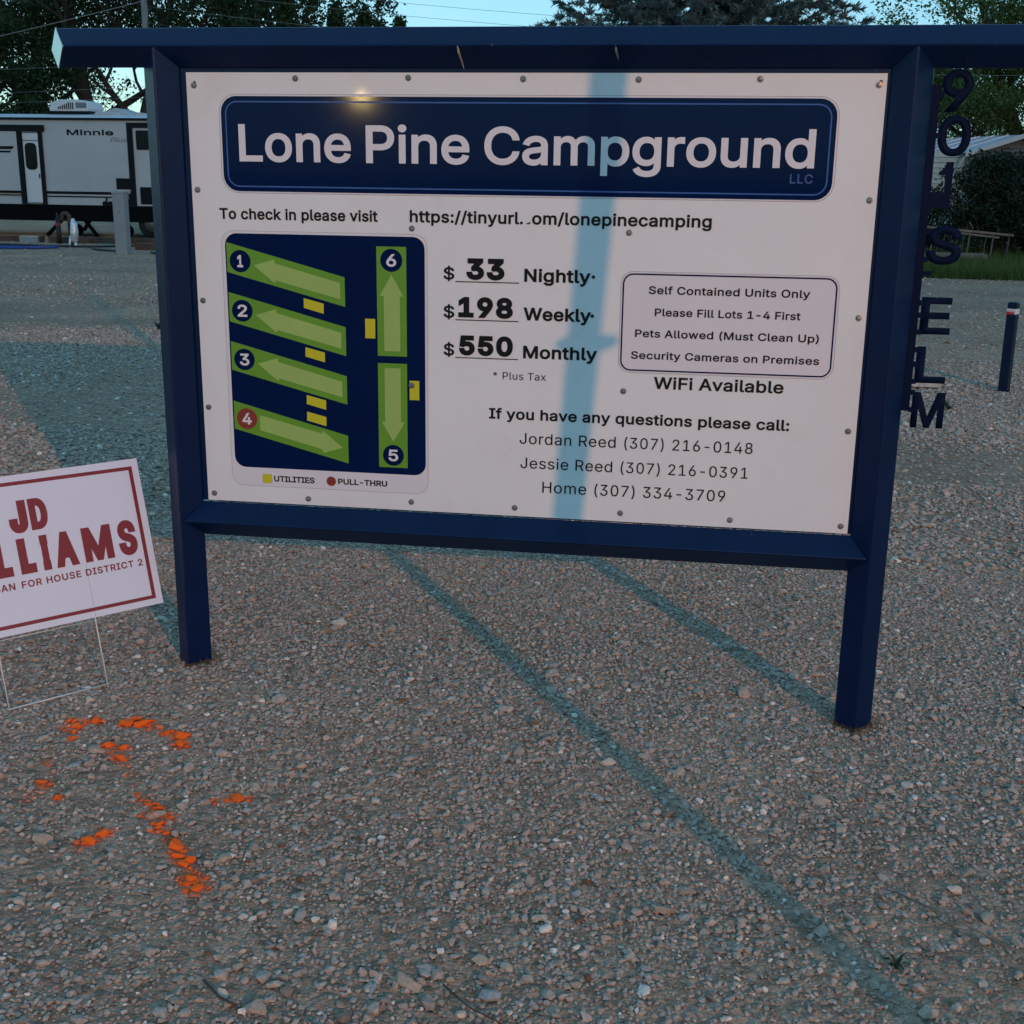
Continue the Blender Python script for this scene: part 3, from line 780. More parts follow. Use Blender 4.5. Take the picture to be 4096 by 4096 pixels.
# local: x right, y away from the camera, z up along the leaning sheet
TS = .0022
sheet = MB().box(-.4300, .2180, -TS, TS, .2115, .6625).build("placard", coro, yard)
ringpoly("border_line", [(-.410, .2305), (.1978, .2305), (.1978, .6400), (-.410, .6460)], [(-.400, .2412), (.1862, .2412), (.1862, .6293), (-.400, .6353)], -TS-.0006, coro_red, sheet)
def ytext(s, x0, x1, base, cap, bold, sp=1.0):
    V, F = fit_text(s, x0, x1, base, cap, bold, sp); return flat("lettering", V, F, -TS-.0006, coro_red, sheet)
ytext("J", -.1880, -.1350, .4950, .0930, .055)
ytext("D", -.1285, -.0770, .4965, .0915, .045)
for s_, x0, x1 in (("W", -.385, -.302), ("I", -.285, -.263), ("L", -.2480, -.2010), ("L", -.1800, -.1345), ("I", -.1150, -.0925), ("A", -.0760, -.0120), ("M", .0080, .0968), ("S", .1155, .1725)):
    ytext(s_, x0, x1, .3755, .1030 if s_ != "S" else .1045, {"W": .038, "M": .038, "A": .042, "S": .042}.get(s_, .055))
ytext("REPUBLICAN", -.3950, -.2045, .3370, .0200, .022, 1.12)
ytext("FOR HOUSE DISTRICT 2", -.1861, .1763, .3370, .0200, .022, 1.12)
crease = MB().box(.0052, .0060, -TS-.0004, -TS, .2116, .372).build("crease", vinyl_edge, sheet)
stake = MB()
stake.tube([(0.0037, .001, -.16), (0.0037, .001, .46)], .0024, 6)
stake.tube([(-.2830, .001, -.16), (-.2830, .001, .46)], .0024, 6)
stake.build("wire_stake", wire_m, yard, True)
MB().tube([(.006, -.002, .010), (-.286, -.002, .008)], .0026, 6).build("wire_crossbar", wire_m, yard, True)
MB().tube([(.006, .002, .203), (-.286, .002, .203)], .0016, 6).build("wire_crossbar", wire_m, yard, True)

# ================================================================== bollard with the white band (right)
bx, by = 3.776, 6.43
bol = thing("bollard", "short navy pipe bollard with a white and red band, right of the address letters", "bollard", (bx, by, 0))
BR_ = Matrix.Rotation(R(-32), 4, 'Z')
MB().box(-.036, .036, -.036, .036, -.2, .638, BR_).build("tube", mat("bollard_navy", (0.0006, 0.007, 0.030), .45, 0, .1, 6, spec=.25), bol, bevel=.007)
MB().box(-.030, .030, -.030, .030, .6385, .6435, BR_).build("tube_cap", navy_metal, bol, bevel=.003)
band = MB().box(-.0368, .0368, -.0368, .0368, .550, .598, BR_).build("white_band", mat("reflective_white", (.62, .62, .62), .5), bol, bevel=.006)
redm = mat("band_red", (.42, .02, .02), .5)
bm_ = MB(); pk = [.020, .040, .022, .036, .020, .041, .018, .034]
for k, h in enumerate(pk):
    x0 = -.0365+k*.0074; x1 = x0+.0074
    bm_.add([BR_ @ Vector(p_) for p_ in ((x0, -.0374, .5515), (x1, -.0374, .5515), (x1, -.0374, .566), (x0, -.0374, .566), ((x0+x1)/2, -.0374, .552+h))], [(0, 1, 2, 3), (3, 2, 4)])
bm_.build("red_mark", redm, band)
kerb = MB().box(-.10, .12, -.06, .06, -.02, .022).build("concrete_fragment", mat("pale_concrete", (.45, .44, .41), .9, 0, .2, 40, .5, 80), None, bevel=.008)
kerb.location = (3.18, 6.42, 0.0); tag(kerb, "flat pale concrete fragment lying in the gravel below the address letters", "concrete piece")

# ================================================================== travel trailer
TY = 24.0
tr = thing("travel_trailer", "long white travel trailer with black trim parked on gravel at the left", "camper trailer", (-14.0, TY, 0))
_k = 27.417/33.417
def tx_(x): return 1.44084+(x-1.44084)*_k+14.0      # measured at 30 m, brought to the trailer's side plane
def tz_(z): return 1.51+(z-1.51)*_k
cam_white = mat("camper_white", (.42, .435, .445), .35, 0, .05, 1.2)
cam_white2 = mat("camper_door_white", (.58, .60, .62), .4, 0, .03, 2)
cam_black = mat("camper_black", (.005, .007, .010), .5, 0, .1, 3, spec=.15)
cam_grey = mat("camper_grey", (.14, .16, .18), .5)
glass_m = mat("dark_glass", (.004, .005, .007), .2, spec=.2)
roof_m = mat("camper_roof", (.48, .52, .55), .6, 0, .08, 2)
under_m = mat("underbody", (.003, .004, .005), .9, spec=.1)
XL, XR = -9.0, tx_(-12.6)
Zs, Zr = tz_(.556), tz_(2.885)
MB().box(XL, XR, 0, 2.45, Zs, Zr-.03).build("wall", cam_white, tr)
MB().prism([(XL, Zr-.03), (XR, Zr-.03), (XR, Zr+.02), (XL, Zr+.02)], -.05, 2.5).build("gutter_rail", cam_black, tr)
# domed roof
rp = MB(); n = 9
prof = [(-.04+2.53*i/(n-1), Zr+.02+.12*math.sin(math.pi*i/(n-1))**.6) for i in range(n)]
rp.add([(XL, y, z) for y, z in prof]+[(XR, y, z) for y, z in prof], [(i, i+1, n+i+1, n+i) for i in range(n-1)]+[tuple(range(n-1, -1, -1)), tuple(range(n, 2*n))])
rp.build("roof", roof_m, tr, True)
MB().box(XL, XR, .25, 2.2, .36, Zs+.02).build("chassis", under_m, tr)
MB().box(XL, XR, -.01, .24, tz_(.13), Zs+.01).build("skirt", under_m, tr)
def tb(name, x0, x1, z0, z1, y0, m, parent=None, y1=0.0, bevel=0.0):
    return MB().box(tx_(x0), tx_(x1), y0, y1, tz_(z0), tz_(z1)).build(name, m, parent or tr, bevel=bevel)
# slide-out at the left, proud of the wall
so_ = tb("slide_out", -25.2, -17.690, .935, 2.536, -.06, cam_white)
tb("trim_bar", -25.2, -16.883, 2.540, 2.712, -.075, cam_black)
tb("trim_column", -17.688, -17.555, .535, 2.538, -.075, cam_black)
tb("trim_stripe", -25.2, -17.690, .865, .933, -.03, cam_black)
tb("trim_stripe", -25.2, -17.690, .800, .830, -.03, cam_black)
MB().prism([(tx_(-25), tz_(2.055)), (tx_(-17.864), tz_(2.055)), (tx_(-17.779), tz_(2.137)), (tx_(-25), tz_(2.137))], -.066, -.061).build("decal_stripe", cam_black, so_)
MB().prism([(tx_(-25), tz_(1.965)), (tx_(-17.938), tz_(1.965)), (tx_(-17.875), tz_(2.015)), (tx_(-25), tz_(2.015))], -.066, -.061).build("decal_stripe", cam_black, so_)
# entry door
dr = tb("door", -17.545, -17.076, .615, 2.497, -.035, cam_white2, bevel=.008)
tb("trim_column", -17.072, -16.960, .525, 2.620, -.04, cam_black)
tb("door_header", -17.545, -17.076, 2.505, 2.600, -.05, cam_grey)
tb("door_header", -17.545, -17.076, 2.612, 2.632, -.055, cam_white2)
tb("door_rail", -17.545, -17.076, 2.285, 2.310, -.045, cam_grey, dr)
def rpr(name, x0, x1, z0, z1, r_, y0, y1, m, parent):
    return MB().prism(rrect(tx_(x0), tx_(x1), tz_(z0), tz_(z1), r_, 4), y0, y1).build(name, m, parent)
rpr("door_window", -17.490, -17.142, 1.508, 2.232, .10, -.042, -.034, glass_m, dr)
tb("door_step", -17.545, -17.076, .590, .612, -.08, cam_grey, dr)
tb("door_handle", -17.125, -17.095, 1.28, 1.40, -.05, cam_black, dr)
# wall trim to the right of the door
tb("trim_stripe", -16.955, -14.84, .862, .935, -.012, cam_black)
tb("trim_stripe", -16.955, -14.80, .775, .812, -.012, cam_black)
tb("trim_column", -14.445, -14.285, .535, 2.790, -.03, cam_black)
tb("trim_bar", -14.283, -12.6, 2.655, 2.790, -.03, cam_black)
tb("trim_panel", -14.845, -14.447, 1.015, 1.310, -.03, cam_black)
tb("trim_panel", -14.62, -14.447, .535, .90, -.03, cam_black)
tb("drip_rail", -14.83, -14.42, .965, .985, -.05, cam_white2)
tb("stripe_end", -14.84, -14.70, .80, .90, -.02, cam_black)
rpr("sticker", -14.745, -14.50, .735, .895, .004, -.040, -.032, cam_grey, tr)
w2 = rpr("window_frame", -14.19, -13.20, 2.080, 2.590, .03, -.02, 0.0, cam_black, tr)
rpr("window_pane", -14.16, -13.25, 2.105, 2.565, .03, -.026, -.019, glass_m, w2)
fv = tb("fridge_vent", -14.155, -13.3, .620, 1.080, -.03, cam_black)
for k in range(6): tb("vent_slat", -14.13, -13.32, .66+k*.068, .70+k*.068, -.042, cam_black, fv, -.03)
tb("baggage_line", -14.10, -13.30, .62, .64, -.02, cam_grey)
# outside fittings
for x in (-15.21, -15.05):
    MB().tube([(tx_(x), -.07, tz_(.62)), (tx_(x), 0, tz_(.62))], .055, 12).build("speaker_knob", cam_black, tr)
MB().tube([(tx_(-15.14), -.05, tz_(.78)), (tx_(-15.17), -.06, tz_(.66)), (tx_(-15.19), -.06, tz_(.50))], .02, 6).build("grab_hose", cam_black, tr)
# name lettering
V, F = fit_text("Minnie", tx_(-16.222), tx_(-14.85), tz_(2.447), (2.598-2.447)*_k, .035)
flat("lettering", V, F, -.004, cam_black, tr)
V, F = fit_text("Plus", tx_(-14.955), tx_(-14.46), tz_(2.275), .10, -.012, shear=.35)
flat("lettering", V, F, -.004, cam_black, tr)
# roof gear
zr = Zr+.10
ac = MB().prism([(tx_(-17.05), tz_(3.115)), (tx_(-15.872), tz_(3.115)), (tx_(-15.862), tz_(3.20)), (tx_(-15.90), tz_(3.372)), (tx_(-16.23), tz_(3.430)), (tx_(-16.70), tz_(3.430)), (tx_(-16.93), tz_(3.36)), (tx_(-17.05), tz_(3.24))], .55, 1.30).build("air_conditioner", cam_white2, tr, bevel=.02)
MB().box(tx_(-17.05), tx_(-15.87), .57, 1.28, zr-.06, tz_(3.115)).build("ac_base", cam_black, ac)
for k in range(8):
    x = -16.78+k*.062; zt_ = 3.235+min(k, 5)*.022
    MB().box(tx_(x), tx_(x+.030), .542, .552, tz_(3.165), tz_(zt_)).build("grille_slot", cam_black, ac)
MB().box(tx_(-16.24), tx_(-15.93), .540, .552, tz_(3.20), tz_(3.345)).build("grille_panel", cam_grey, ac)
MB().prism([(tx_(-15.61), tz_(2.985)), (tx_(-14.95), tz_(2.985)), (tx_(-15.05), tz_(3.085)), (tx_(-15.50), tz_(3.105)), (tx_(-15.57), tz_(3.06))], .35, .75).build("roof_vent", cam_white, tr, bevel=.015)
MB().prism([(tx_(-15.86), tz_(3.03)), (tx_(-14.70), tz_(3.03)), (tx_(-15.10), tz_(3.17)), (tx_(-15.30), tz_(3.235)), (tx_(-15.62), tz_(3.12))], .9, 1.7).build("roof_cover", cam_white, tr, bevel=.02)
MB().prism([(tx_(-14.75), tz_(3.03)), (tx_(-14.30), tz_(3.03)), (tx_(-14.38), tz_(3.085)), (tx_(-14.70), tz_(3.125))], 1.0, 1.5).build("roof_vent", cam_white, tr, bevel=.015)
# wheels
tyre_m = mat("tyre", (.012, .012, .013), .85)
for xw in (tx_(-13.88), tx_(-13.88)+.92):
    wh = MB().tube([(xw, .04, .35), (xw, .26, .35)], .35, 28).build("wheel", tyre_m, tr, True, bevel=0)
    MB().tube([(xw, .02, .35), (xw, .05, .35)], .19, 20).build("rim", zinc, wh, True)
# landing legs and underbody odds
for x0, z0, x1, z1 in ((-16.75, .40, -17.28, .02), (-16.55, .42, -16.60, .02), (-16.15, .42, -15.75, .02), (-15.9, .42, -16.15, .15), (-15.1, .42, -15.05, .02), (-14.85, .42, -14.72, .02)):
    MB().tube([(tx_(x0), .35, z0+.02), (tx_(x1), .35, z1)], .045, 6).build("stabiliser_leg", under_m, tr)
for x0, z0 in ((-16.6, .0), (-15.05, .0)):
    MB().tube([(tx_(x0), .55, .14), (tx_(x0)+.02, .75, .14)], .14, 14).build("stabiliser_foot", under_m, tr)

# ================================================================== things by the trailer
pole_grey = mat("pedestal_grey", (.23, .26, .27), .6, 0, .08, 3)
wood_dark = mat("old_timber", (.075, .045, .032), .9, 0, .35, 6, .5, 30)
hose_blue = mat("blue_hose", (.012, .045, .25), .5)
cable_m = mat("black_cable", (.008, .009, .010), .6)
foil = mat("silver_wrap", (.62, .66, .70), .35, .5, .35, 14, .8, 30)

ped = thing("utility_pedestal", "tall light grey utility pedestal standing in front of the trailer, beside the left post", "utility pedestal", (-9.32, 18.75, 0))
MB().box(-.115, .115, -.09, .09, -.1, 1.13).build("housing", pole_grey, ped, bevel=.006)
MB().box(-.122, .122, -.10, .10, 1.10, 1.15).build("lid", pole_grey, ped, bevel=.008)
MB().box(-.085, .085, -.094, -.089, .55, 1.0).build("hatch", pole_grey, ped, bevel=.003)
MB().tube([(0.0, -.095, .78), (0.0, -.105, .78)], .018, 10).build("lock", zinc, ped)

mk = thing("marker_post", "dark round marker post with a red reflective band in front of the trailer", "marker post", (-12.14, 21.6, 0))
MB().tube([(0, 0, -.1), (0, 0, .52)], .052, 14).build("pipe", cable_m, mk, True)
MB().tube([(0, 0, .37), (0, 0, .43)], .0535, 14, False).build("red_band", mat("red_reflector", (.45, .05, .03), .4), mk, True)
MB().tube([(0, 0, .52), (0.0, 0, .56), (-.02, 0, .64)], [.05, .03, .012], 8).build("valve", cable_m, mk, True)

hy = thing("water_riser", "rusty bent standpipe with a silver wrapped hose hanging down in front of the trailer", "standpipe", (-11.3, 20.6, 0))
MB().tube([(-.20, 0, .52), (-.20, 0, .62), (-.17, 0, .655), (-.10, 0, .665), (-.05, 0, .62), (-.05, 0, .42), (-.04, 0, -.1)], .042, 10).build("bent_pipe", wood_dark, hy, True)
MB().tube([(.07, -.08, .57), (.075, -.08, .50), (.085, -.08, .44), (.085, -.08, .30), (.08, -.08, .14), (.07, -.08, .08)], [.028, .052, .070, .085, .075, .035], 10).build("wrapped_hose", foil, hy, True)
MB().tube([(.07, -.07, .45), (.07, -.07, .42)], .072, 10).build("strap", cable_m, hy, True)
MB().tube([(.0, -.08, .22), (-.03, -.09, .05), (-.01, -.1, -.12)], [.03, .022, .01], 8).build("hose_tail", foil, hy, True)
MB().tube([(.09, -.08, .12), (.11, -.1, .02), (.16, -.12, -.08)], [.03, .02, .01], 8).build("hose_tail", foil, hy, True)

for k, (x, y, l, a) in enumerate(((-14.0, 21.9, 2.6, .03), (-12.95, 21.85, .42, .0), (-9.0, 20.2, 1.5, -.02), (-11.3, 21.9, 2.4, 0.02))):
    o = MB().box(-l/2, l/2, -.09, .09, -.02, .13).build("railroad_tie", wood_dark if k != 1 else pole_grey, None, bevel=.012)
    o.location = (x, y, 0); o.rotation_euler = (0, 0, a)
    tag(o, ["long brown timber tie lying in front of the trailer door", "short grey block between the timber ties under the trailer door", "brown timber tie lying right of the utility pedestal", "dark timber tie lying behind the silver wrapped hose"][k], "timber")

def lay(pts, r_, m, name, label, cat, group=None, n=6):
    P = []
    for i in range(len(pts)-1):
        for j in range(6):
            t = j/6; P.append([pts[i][q]*(1-t)+pts[i+1][q]*t for q in (0, 1)])
    P.append(list(pts[-1]))
    P3 = []
    for i, (x, y) in enumerate(P):
        a = P[max(i-2, 0)]; b = P[min(i+2, len(P)-1)]
        P3.append(((x*2+a[0]+b[0])/4, (y*2+a[1]+b[1])/4, gz(x, y)+r_+.006))
    o = MB().tube(P3, r_, n).build(name, m, None, True)
    return tag(o, label, cat, group)
lay([(-15.5, 19.9), (-12.8, 19.4), (-11.9, 19.35), (-11.3, 19.7), (-11.25, 20.0), (-12.2, 19.75), (-15.5, 20.3)], .022, hose_blue, "water_hose", "blue water hose lying along the ground in front of the trailer", "hose")
lay([(-15.5, 20.8), (-13, 20.5), (-11.2, 20.3), (-10.6, 20.5), (-9.9, 21.2)], .02, cable_m, "power_cable", "black cable running from the silver hose to the left edge", "cable")
lay([(-10.9, 20.6), (-10.3, 19.5), (-9.55, 19.2), (-9.4, 18.9)], .02, cable_m, "power_cable", "black cable running from the standpipe to the utility pedestal", "cable")
lay([(-9.0, 19.2), (-8.55, 18.6), (-8.35, 18.8), (-8.2, 18.5)], .02, cable_m, "power_cable", "black cable coiled right of the utility pedestal", "cable")
wood_red = mat("split_wood", (.16, .07, .05), .9, 0, .3, 9, .5, 30)
for k, (x, y, z, a, l) in enumerate(((-8.75, 19.5, .06, .4, .5), (-8.55, 19.4, .06, -.3, .45), (-8.62, 19.45, .16, .9, .4), (-8.35, 19.6, .06, .1, .5))):
    o = MB().tube([(-l/2, 0, 0), (0, .01, .01), (l/2, 0, 0)], [.05, .058, .048], 7).build("firewood_log", wood_red if k % 2 else wood_dark)
    o.location = (x, y, z); o.rotation_euler = (0, 0, a)
    tag(o, ["dark split log nearest the pedestal in the small woodpile", "reddish split log in front of the small woodpile", "dark split log on top of the small woodpile", "reddish split log at the right end of the woodpile"][k], "log", "logs in the small woodpile")
st = thing("folding_stand", "thin wire folding stand with crossed legs beside the trailer wheel", "folding stand", (-9.35, 21.2, 0))
for k in range(4):
    MB().tube([(-.05+.16*k, 0, 0), (.20+.16*k, .1, .36)], .009, 5).build("strut", cable_m, st)
    MB().tube([(.20+.16*k, 0, 0), (-.05+.16*k, .1, .36)], .009, 5).build("strut", cable_m, st)

# utility pole and lines
up = thing("utility_pole", "round grey utility pole rising behind the left end of the navy beam", "utility pole", (-18.25, 40, 0))
MB().tube([(0, 0, -.5), (0, 0, 11)], [.14, .10], 14).build("shaft", mat("weathered_pole", (.22, .22, .20), .8, 0, .2, 3), up, True)
MB().box(-1.1, 1.1, -.05, .05, 10.0, 10.12).build("crossarm", wood_dark, up)
MB().tube([(.12, -.1, 6.2), (.2, -.12, 6.9), (.13, -.1, 7.4)], .02, 5).build("conduit", cable_m, up)
wm = mat("aluminium_line", (.25, .25, .24), .5, .3)
def line(a, b, sag, r_, label):
    P = []
    for i in range(15):
        t = i/14; p = Vector(a).lerp(Vector(b), t); p.z -= sag*4*t*(1-t); P.append(p)
    tag(MB().tube(P, r_, 5).build("power_line", wm, None, True), label, "power line", "overhead lines crossing behind the board")
line((-40, 36, 2.6), (-18.1, 40, 7.25), .25, .014, "thick pale overhead line dropping left from the grey pole")
for k, (z0, z1) in enumerate(((7.9, 6.1), (7.5, 5.7), (6.85, 5.15), (6.3, 4.9))):
    line((-18.2, 40, z0+.2), (14, 41, z1), .5, .006, ["thin overhead line, highest right of the grey pole", "thin overhead line, second down right of the grey pole", "thin overhead line, third down right of the grey pole", "thin overhead line, lowest right of the grey pole"][k])
for k, z0 in enumerate((4.9, 4.1, 3.75)):
    line((-42, 41, z0), (-18.2, 40, z0+.3), .2, .006, ["thin overhead line, highest left of the grey pole", "thin overhead line, second down left of the grey pole", "thin overhead line just above the camper roof"][k])

# ================================================================== vegetation
bark = mat("bark", (.055, .042, .032), .95, 0, .35, 5, .5, 20)
def leaf_mat(name, c, c2):
    m = bpy.data.materials.new(name); m.use_nodes = True
    n = m.node_tree; L = n.links; b = n.nodes['Principled BSDF']
    b.inputs['Roughness'].default_value = .6; b.inputs['Specular IOR Level'].default_value = .3
    g = n.nodes.new('ShaderNodeNewGeometry')
    r = n.nodes.new('ShaderNodeMix'); r.data_type = 'RGBA'
    r.inputs[6].default_value = (*c, 1); r.inputs[7].default_value = (*c2, 1)
    L.new(g.outputs['Random Per Island'], r.inputs[0])
    L.new(r.outputs[2], b.inputs['Base Color'])
    tr_ = n.nodes.new('ShaderNodeBsdfTranslucent'); L.new(r.outputs[2], tr_.inputs[0])
    ms = n.nodes.new('ShaderNodeMixShader'); ms.inputs[0].default_value = .25
    L.new(b.outputs[0], ms.inputs[1]); L.new(tr_.outputs[0], ms.inputs[2])
    L.new(ms.outputs[0], n.nodes['Material Output'].inputs[0])
    return m
leaf_dark = leaf_mat("cottonwood_leaf", (.020, .046, .018), (.044, .078, .025))
leaf_mid = leaf_mat("elm_leaf", (.060, .112, .036), (.135, .20, .060))
leaf_bush = leaf_mat("juniper_leaf", (.009, .024, .014), (.024, .050, .024))
needle_m = leaf_mat("blue_spruce_needle", (.06, .10, .10), (.15, .21, .205))
grass_m = leaf_mat("grass_blade", (.030, .072, .016), (.085, .155, .035))

def leaves(centres, rad, per, size, r_, flat_=1.0, up_bias=0.0):
    """small bent leaf shapes (two triangles each) gathered round the clump centres"""
    C_ = np.repeat(np.asarray(centres), per, axis=0)
    n = len(C_)
    d = r_.normal(size=(n, 3)); d *= (r_.uniform(0, 1, n)**.5/np.linalg.norm(d, axis=1))[:, None]
    rr = np.repeat(np.asarray(rad) if hasattr(rad, '__len__') else np.full(len(centres), rad), per)
    P = C_+d*rr[:, None]*np.array([1, 1, flat_])
    a = r_.normal(size=(n, 3)); a /= np.linalg.norm(a, axis=1)[:, None]
    b = np.cross(a, r_.normal(size=(n, 3))); b /= np.linalg.norm(b, axis=1)[:, None]
    s = size*r_.uniform(.6, 1.4, n)[:, None]
    c = np.cross(a, b)
    V = np.stack([P-a*s, P+b*s*.5+c*s*.15, P+a*s, P-b*s*.5+c*s*.15], 1).reshape(-1, 3)
    F = np.arange(n*4).reshape(n, 4)
    return V, F

def branchy(r_, h, trunk_r, spread, levels=3, lean=0.0, first=.25, up=.75, nb=9):
    """tapered trunk with limbs; returns the mesh builder and the tip points"""
    mb = MB(); tips = []
    def grow(p, d, length, rad, lev):
        n = 5; pts = [p]; q = Vector(p)
        dd = Vector(d)
        for i in range(n):
            dd = (dd+Vector((r_.normal(0, .12), r_.normal(0, .12), .05 if lev else 0))).normalized()
            q = q+dd*length/n; pts.append(q.copy())
        rads = [rad*(1-.75*i/n) for i in range(n+1)]
        mb.tube(pts, rads, 7 if lev == 0 else 5 if lev == 1 else 4, cap=False)
        if lev >= levels: tips.append(pts[-1]); tips.append(pts[-3]); return
        k = nb if lev == 0 else 5
        for i in range(k):
            t = first+(1-first)*(i+.5)/k if lev == 0 else .3+.7*(i+.5)/k
            j = min(int(t*n), n-1); base = pts[j].lerp(pts[j+1], t*n-j)
            a = r_.uniform(0, 6.28) if lev else i*2.4+r_.uniform(-.4, .4)
            side = Vector((math.cos(a), math.sin(a), 0))
            nd = (side*(1-up*.55)*spread+Vector((0, 0, up))*(.7+.5*t)).normalized() if lev == 0 else (dd*.6+side*.8+Vector((0, 0, .25))).normalized()
            grow(base, nd, length*(.55-.22*t if lev == 0 else .55), rads[j]*.55, lev+1)
        tips.append(pts[-1])
    grow(Vector((0, 0, -.3)), Vector((lean, 0, 1)).normalized(), h, trunk_r, 0)
    return mb, tips

def deciduous(seed, h, tr_, spread, per, rad, size, m, up=.75, first=.25, lean=0.0, nb=9, drop=.15, zmin=None):
    r_ = np.random.default_rng(seed)
    mb, tips = branchy(r_, h, tr_, spread, 3, lean, first, up, nb)
    T = np.array([list(t) for t in tips]); T = T[r_.uniform(0, 1, len(T)) > drop]
    if zmin: T = T[T[:, 2] > zmin]
    V, F = leaves(T, rad*r_.uniform(.5, 1.3, len(T)), per, size, r_, .8)
    return mb.mesh("trunk", bark, True), npmesh("crown", V, F, m)

def place(name, label, cat, meshes, loc, rz=0, sc=(1, 1, 1), group=None, names=("trunk", "crown")):
    t = thing(name, label, cat, loc, rz, group); t.scale = sc
    for nm, me in zip(names, meshes):
        link(nm, me, t)
    return t

big1 = deciduous(11, 10.5, .42, 1.25, 30, .78, .090, leaf_dark, up=.62, first=.20, drop=.08, zmin=4.7)
big2 = deciduous(12, 10.0, .36, 1.2, 30, .76, .090, leaf_dark, up=.6, first=.18, lean=.12, drop=.08, zmin=4.5)
G1 = "broad trees behind the travel trailer"
for k, (x, y, a, s, me, lb) in enumerate((
    (-29.5, 46, .3, 1.0, big1, "broad dark tree at the far left edge behind the camper"),
    (-26.9, 50, 2.2, 1.05, big2, "broad dark tree with leaning trunk behind the camper roof unit"),
    (-23.6, 46, 4.0, 1.0, big1, "dark tree with thick trunk right behind the camper roof unit"),
    (-20.7, 45, 1.2, 1.05, big2, "dark tree whose trunk stands just left of the board's left post"),
    (-18.2, 49, 5.1, 1.0, big1, "dark tree behind the grey utility pole"),
    (-15.6, 52, 2.9, 1.02, big2, "dark tree above the left part of the navy beam"),
    (-34.0, 54, 3.3, 1.1, big1, "outermost dark tree mostly cut off at the left edge"))):
    place("broadleaf_tree", lb, "tree", me, (x, y, 0), a, (s, s, s), G1)

low1 = deciduous(13, 6.6, .30, 1.35, 60, .72, .080, leaf_dark, up=.45, first=.04, drop=.02)
place("broadleaf_tree", "lower full crowned tree at the left edge, its leaves down to the camper roof", "tree", low1, (-27.6, 41, 0), 1.0, group=G1)
def poplar(seed, h, r0, per, m):
    r_ = np.random.default_rng(seed); mb = MB()
    mb.tube([(0, 0, -.3), (0.05, 0, h*.5), (0, .03, h*.97)], [.16, .10, .02], 7)
    tips = []
    for i in range(150):
        z = h*(.06+.93*i/150); a = i*2.4
        w_ = r0*min(1, (1-z/h)*3.2)**.8*r_.uniform(.55, 1.15)
        p = Vector((math.cos(a)*w_, math.sin(a)*w_, z)); tips.append(p); tips.append(p*.5+Vector((0, 0, z*.5-.1)))
        mb.tube([(0, 0, max(z-w_*1.2, 0.2)), p], [.03, .008], 3, False)
    V, F = leaves(np.array([list(t) for t in tips]), .26, per, .085, r_, 1.3)
    return mb.mesh("trunk", bark, True), npmesh("crown", V, F, m)
pop1 = poplar(21, 7.4, .62, 24, leaf_dark); pop2 = poplar(22, 7.0, .5, 22, leaf_dark)
G2 = "narrow trees in a row above the navy beam"
for k, (x, h_, me) in enumerate(((-13.9, .99, pop2), (-13.0, 1.06, pop1), (-12.0, 1.10, pop2), (-11.15, 1.02, pop2), (-10.5, .98, pop1), (-9.75, .94, pop2), (-17.0, 1.15, pop1), (-15.0, 1.12, pop1))):
    lbs = ["narrow tree in the row above the beam, third from its left end", "tallest narrow tree left of the gap in the row above the beam", "narrow tree in the middle of the row above the beam", "slim narrow tree left of the pointed one above the beam", "pointed narrow tree next to the open sky above the beam", "lowest narrow tree at the open sky end of the row", "narrow tree nearest the grey utility pole above the beam", "second narrow tree right of the grey utility pole"]
    place("columnar_tree", lbs[k], "tree", me, (x, 45+(k % 3)*.5, 0), k*1.3, (1, 1, h_), G2)

# blue spruce, branch by branch
def spruce(seed, h, rbase):
    r_ = np.random.default_rng(seed); mb = MB(); VV = []
    mb.tube([(0, 0, -.3), (0, 0, h*.5), (0, 0, h)], [.26, .15, .02], 9)
    z = .7; k = 0
    seg = []
    while z < h-.2:
        nbr = 13 if z < 7 else 6
        for j in range(nbr):
            a = k*.77+j*6.283/nbr+r_.uniform(-.2, .2)
            L_ = rbase*(1-z/h)**.9*r_.uniform(.80, 1.12)
            d = Vector((math.cos(a), math.sin(a), 0)); s_ = Vector((-d.y, d.x, 0))
            pts = [Vector((0, 0, z))+d*L_*t+Vector((0, 0, -.30*L_*t*(1-t)*1.6+.10*L_*t*t*t)) for t in (0, .25, .5, .75, 1)]
            mb.tube(pts, [.035, .028, .02, .012, .004], 4, False)
            for q in range(11):
                t = .22+.78*q/10; f_ = t*4; i = min(int(f_), 3); b = pts[i].lerp(pts[i+1], f_-i)
                tl = L_*.30*(1.12-t)+.12
                for sg in (-1, 1):
                    e = b+(d*.75+s_*sg*.8+Vector((0, 0, r_.uniform(-.05, .22)))).normalized()*tl*r_.uniform(.7, 1.1)
                    seg.append((b, e))
            seg.append((pts[3], pts[4]+d*.10+Vector((0, 0, .06))))
        z += .34 if z < 6.5 else .55; k += 1
    # needle tufts: short thin blades round every twig
    B = np.array([list(a) for a, b in seg]); E = np.array([list(b) for a, b in seg])
    per = 40; n = len(seg)
    t = np.tile(np.linspace(.08, 1.0, per), n); ii = np.repeat(np.arange(n), per)
    ax_ = (E-B)[ii]; P = B[ii]+ax_*t[:, None]
    axn = ax_/np.linalg.norm(ax_, axis=1)[:, None]
    rd = r_.normal(size=P.shape); rd -= axn*np.sum(rd*axn, 1)[:, None]; rd /= np.linalg.norm(rd, axis=1)[:, None]
    tip = P+(axn*.6+rd*.9)*.115*r_.uniform(.7, 1.2, len(P))[:, None]
    sd = np.cross(axn, rd)*.017
    V = np.stack([P-sd, P+sd, tip], 1).reshape(-1, 3)
    F = np.arange(len(V)).reshape(-1, 3)
    return mb.mesh("trunk", bark, True), npmesh("crown", V, F, needle_m)
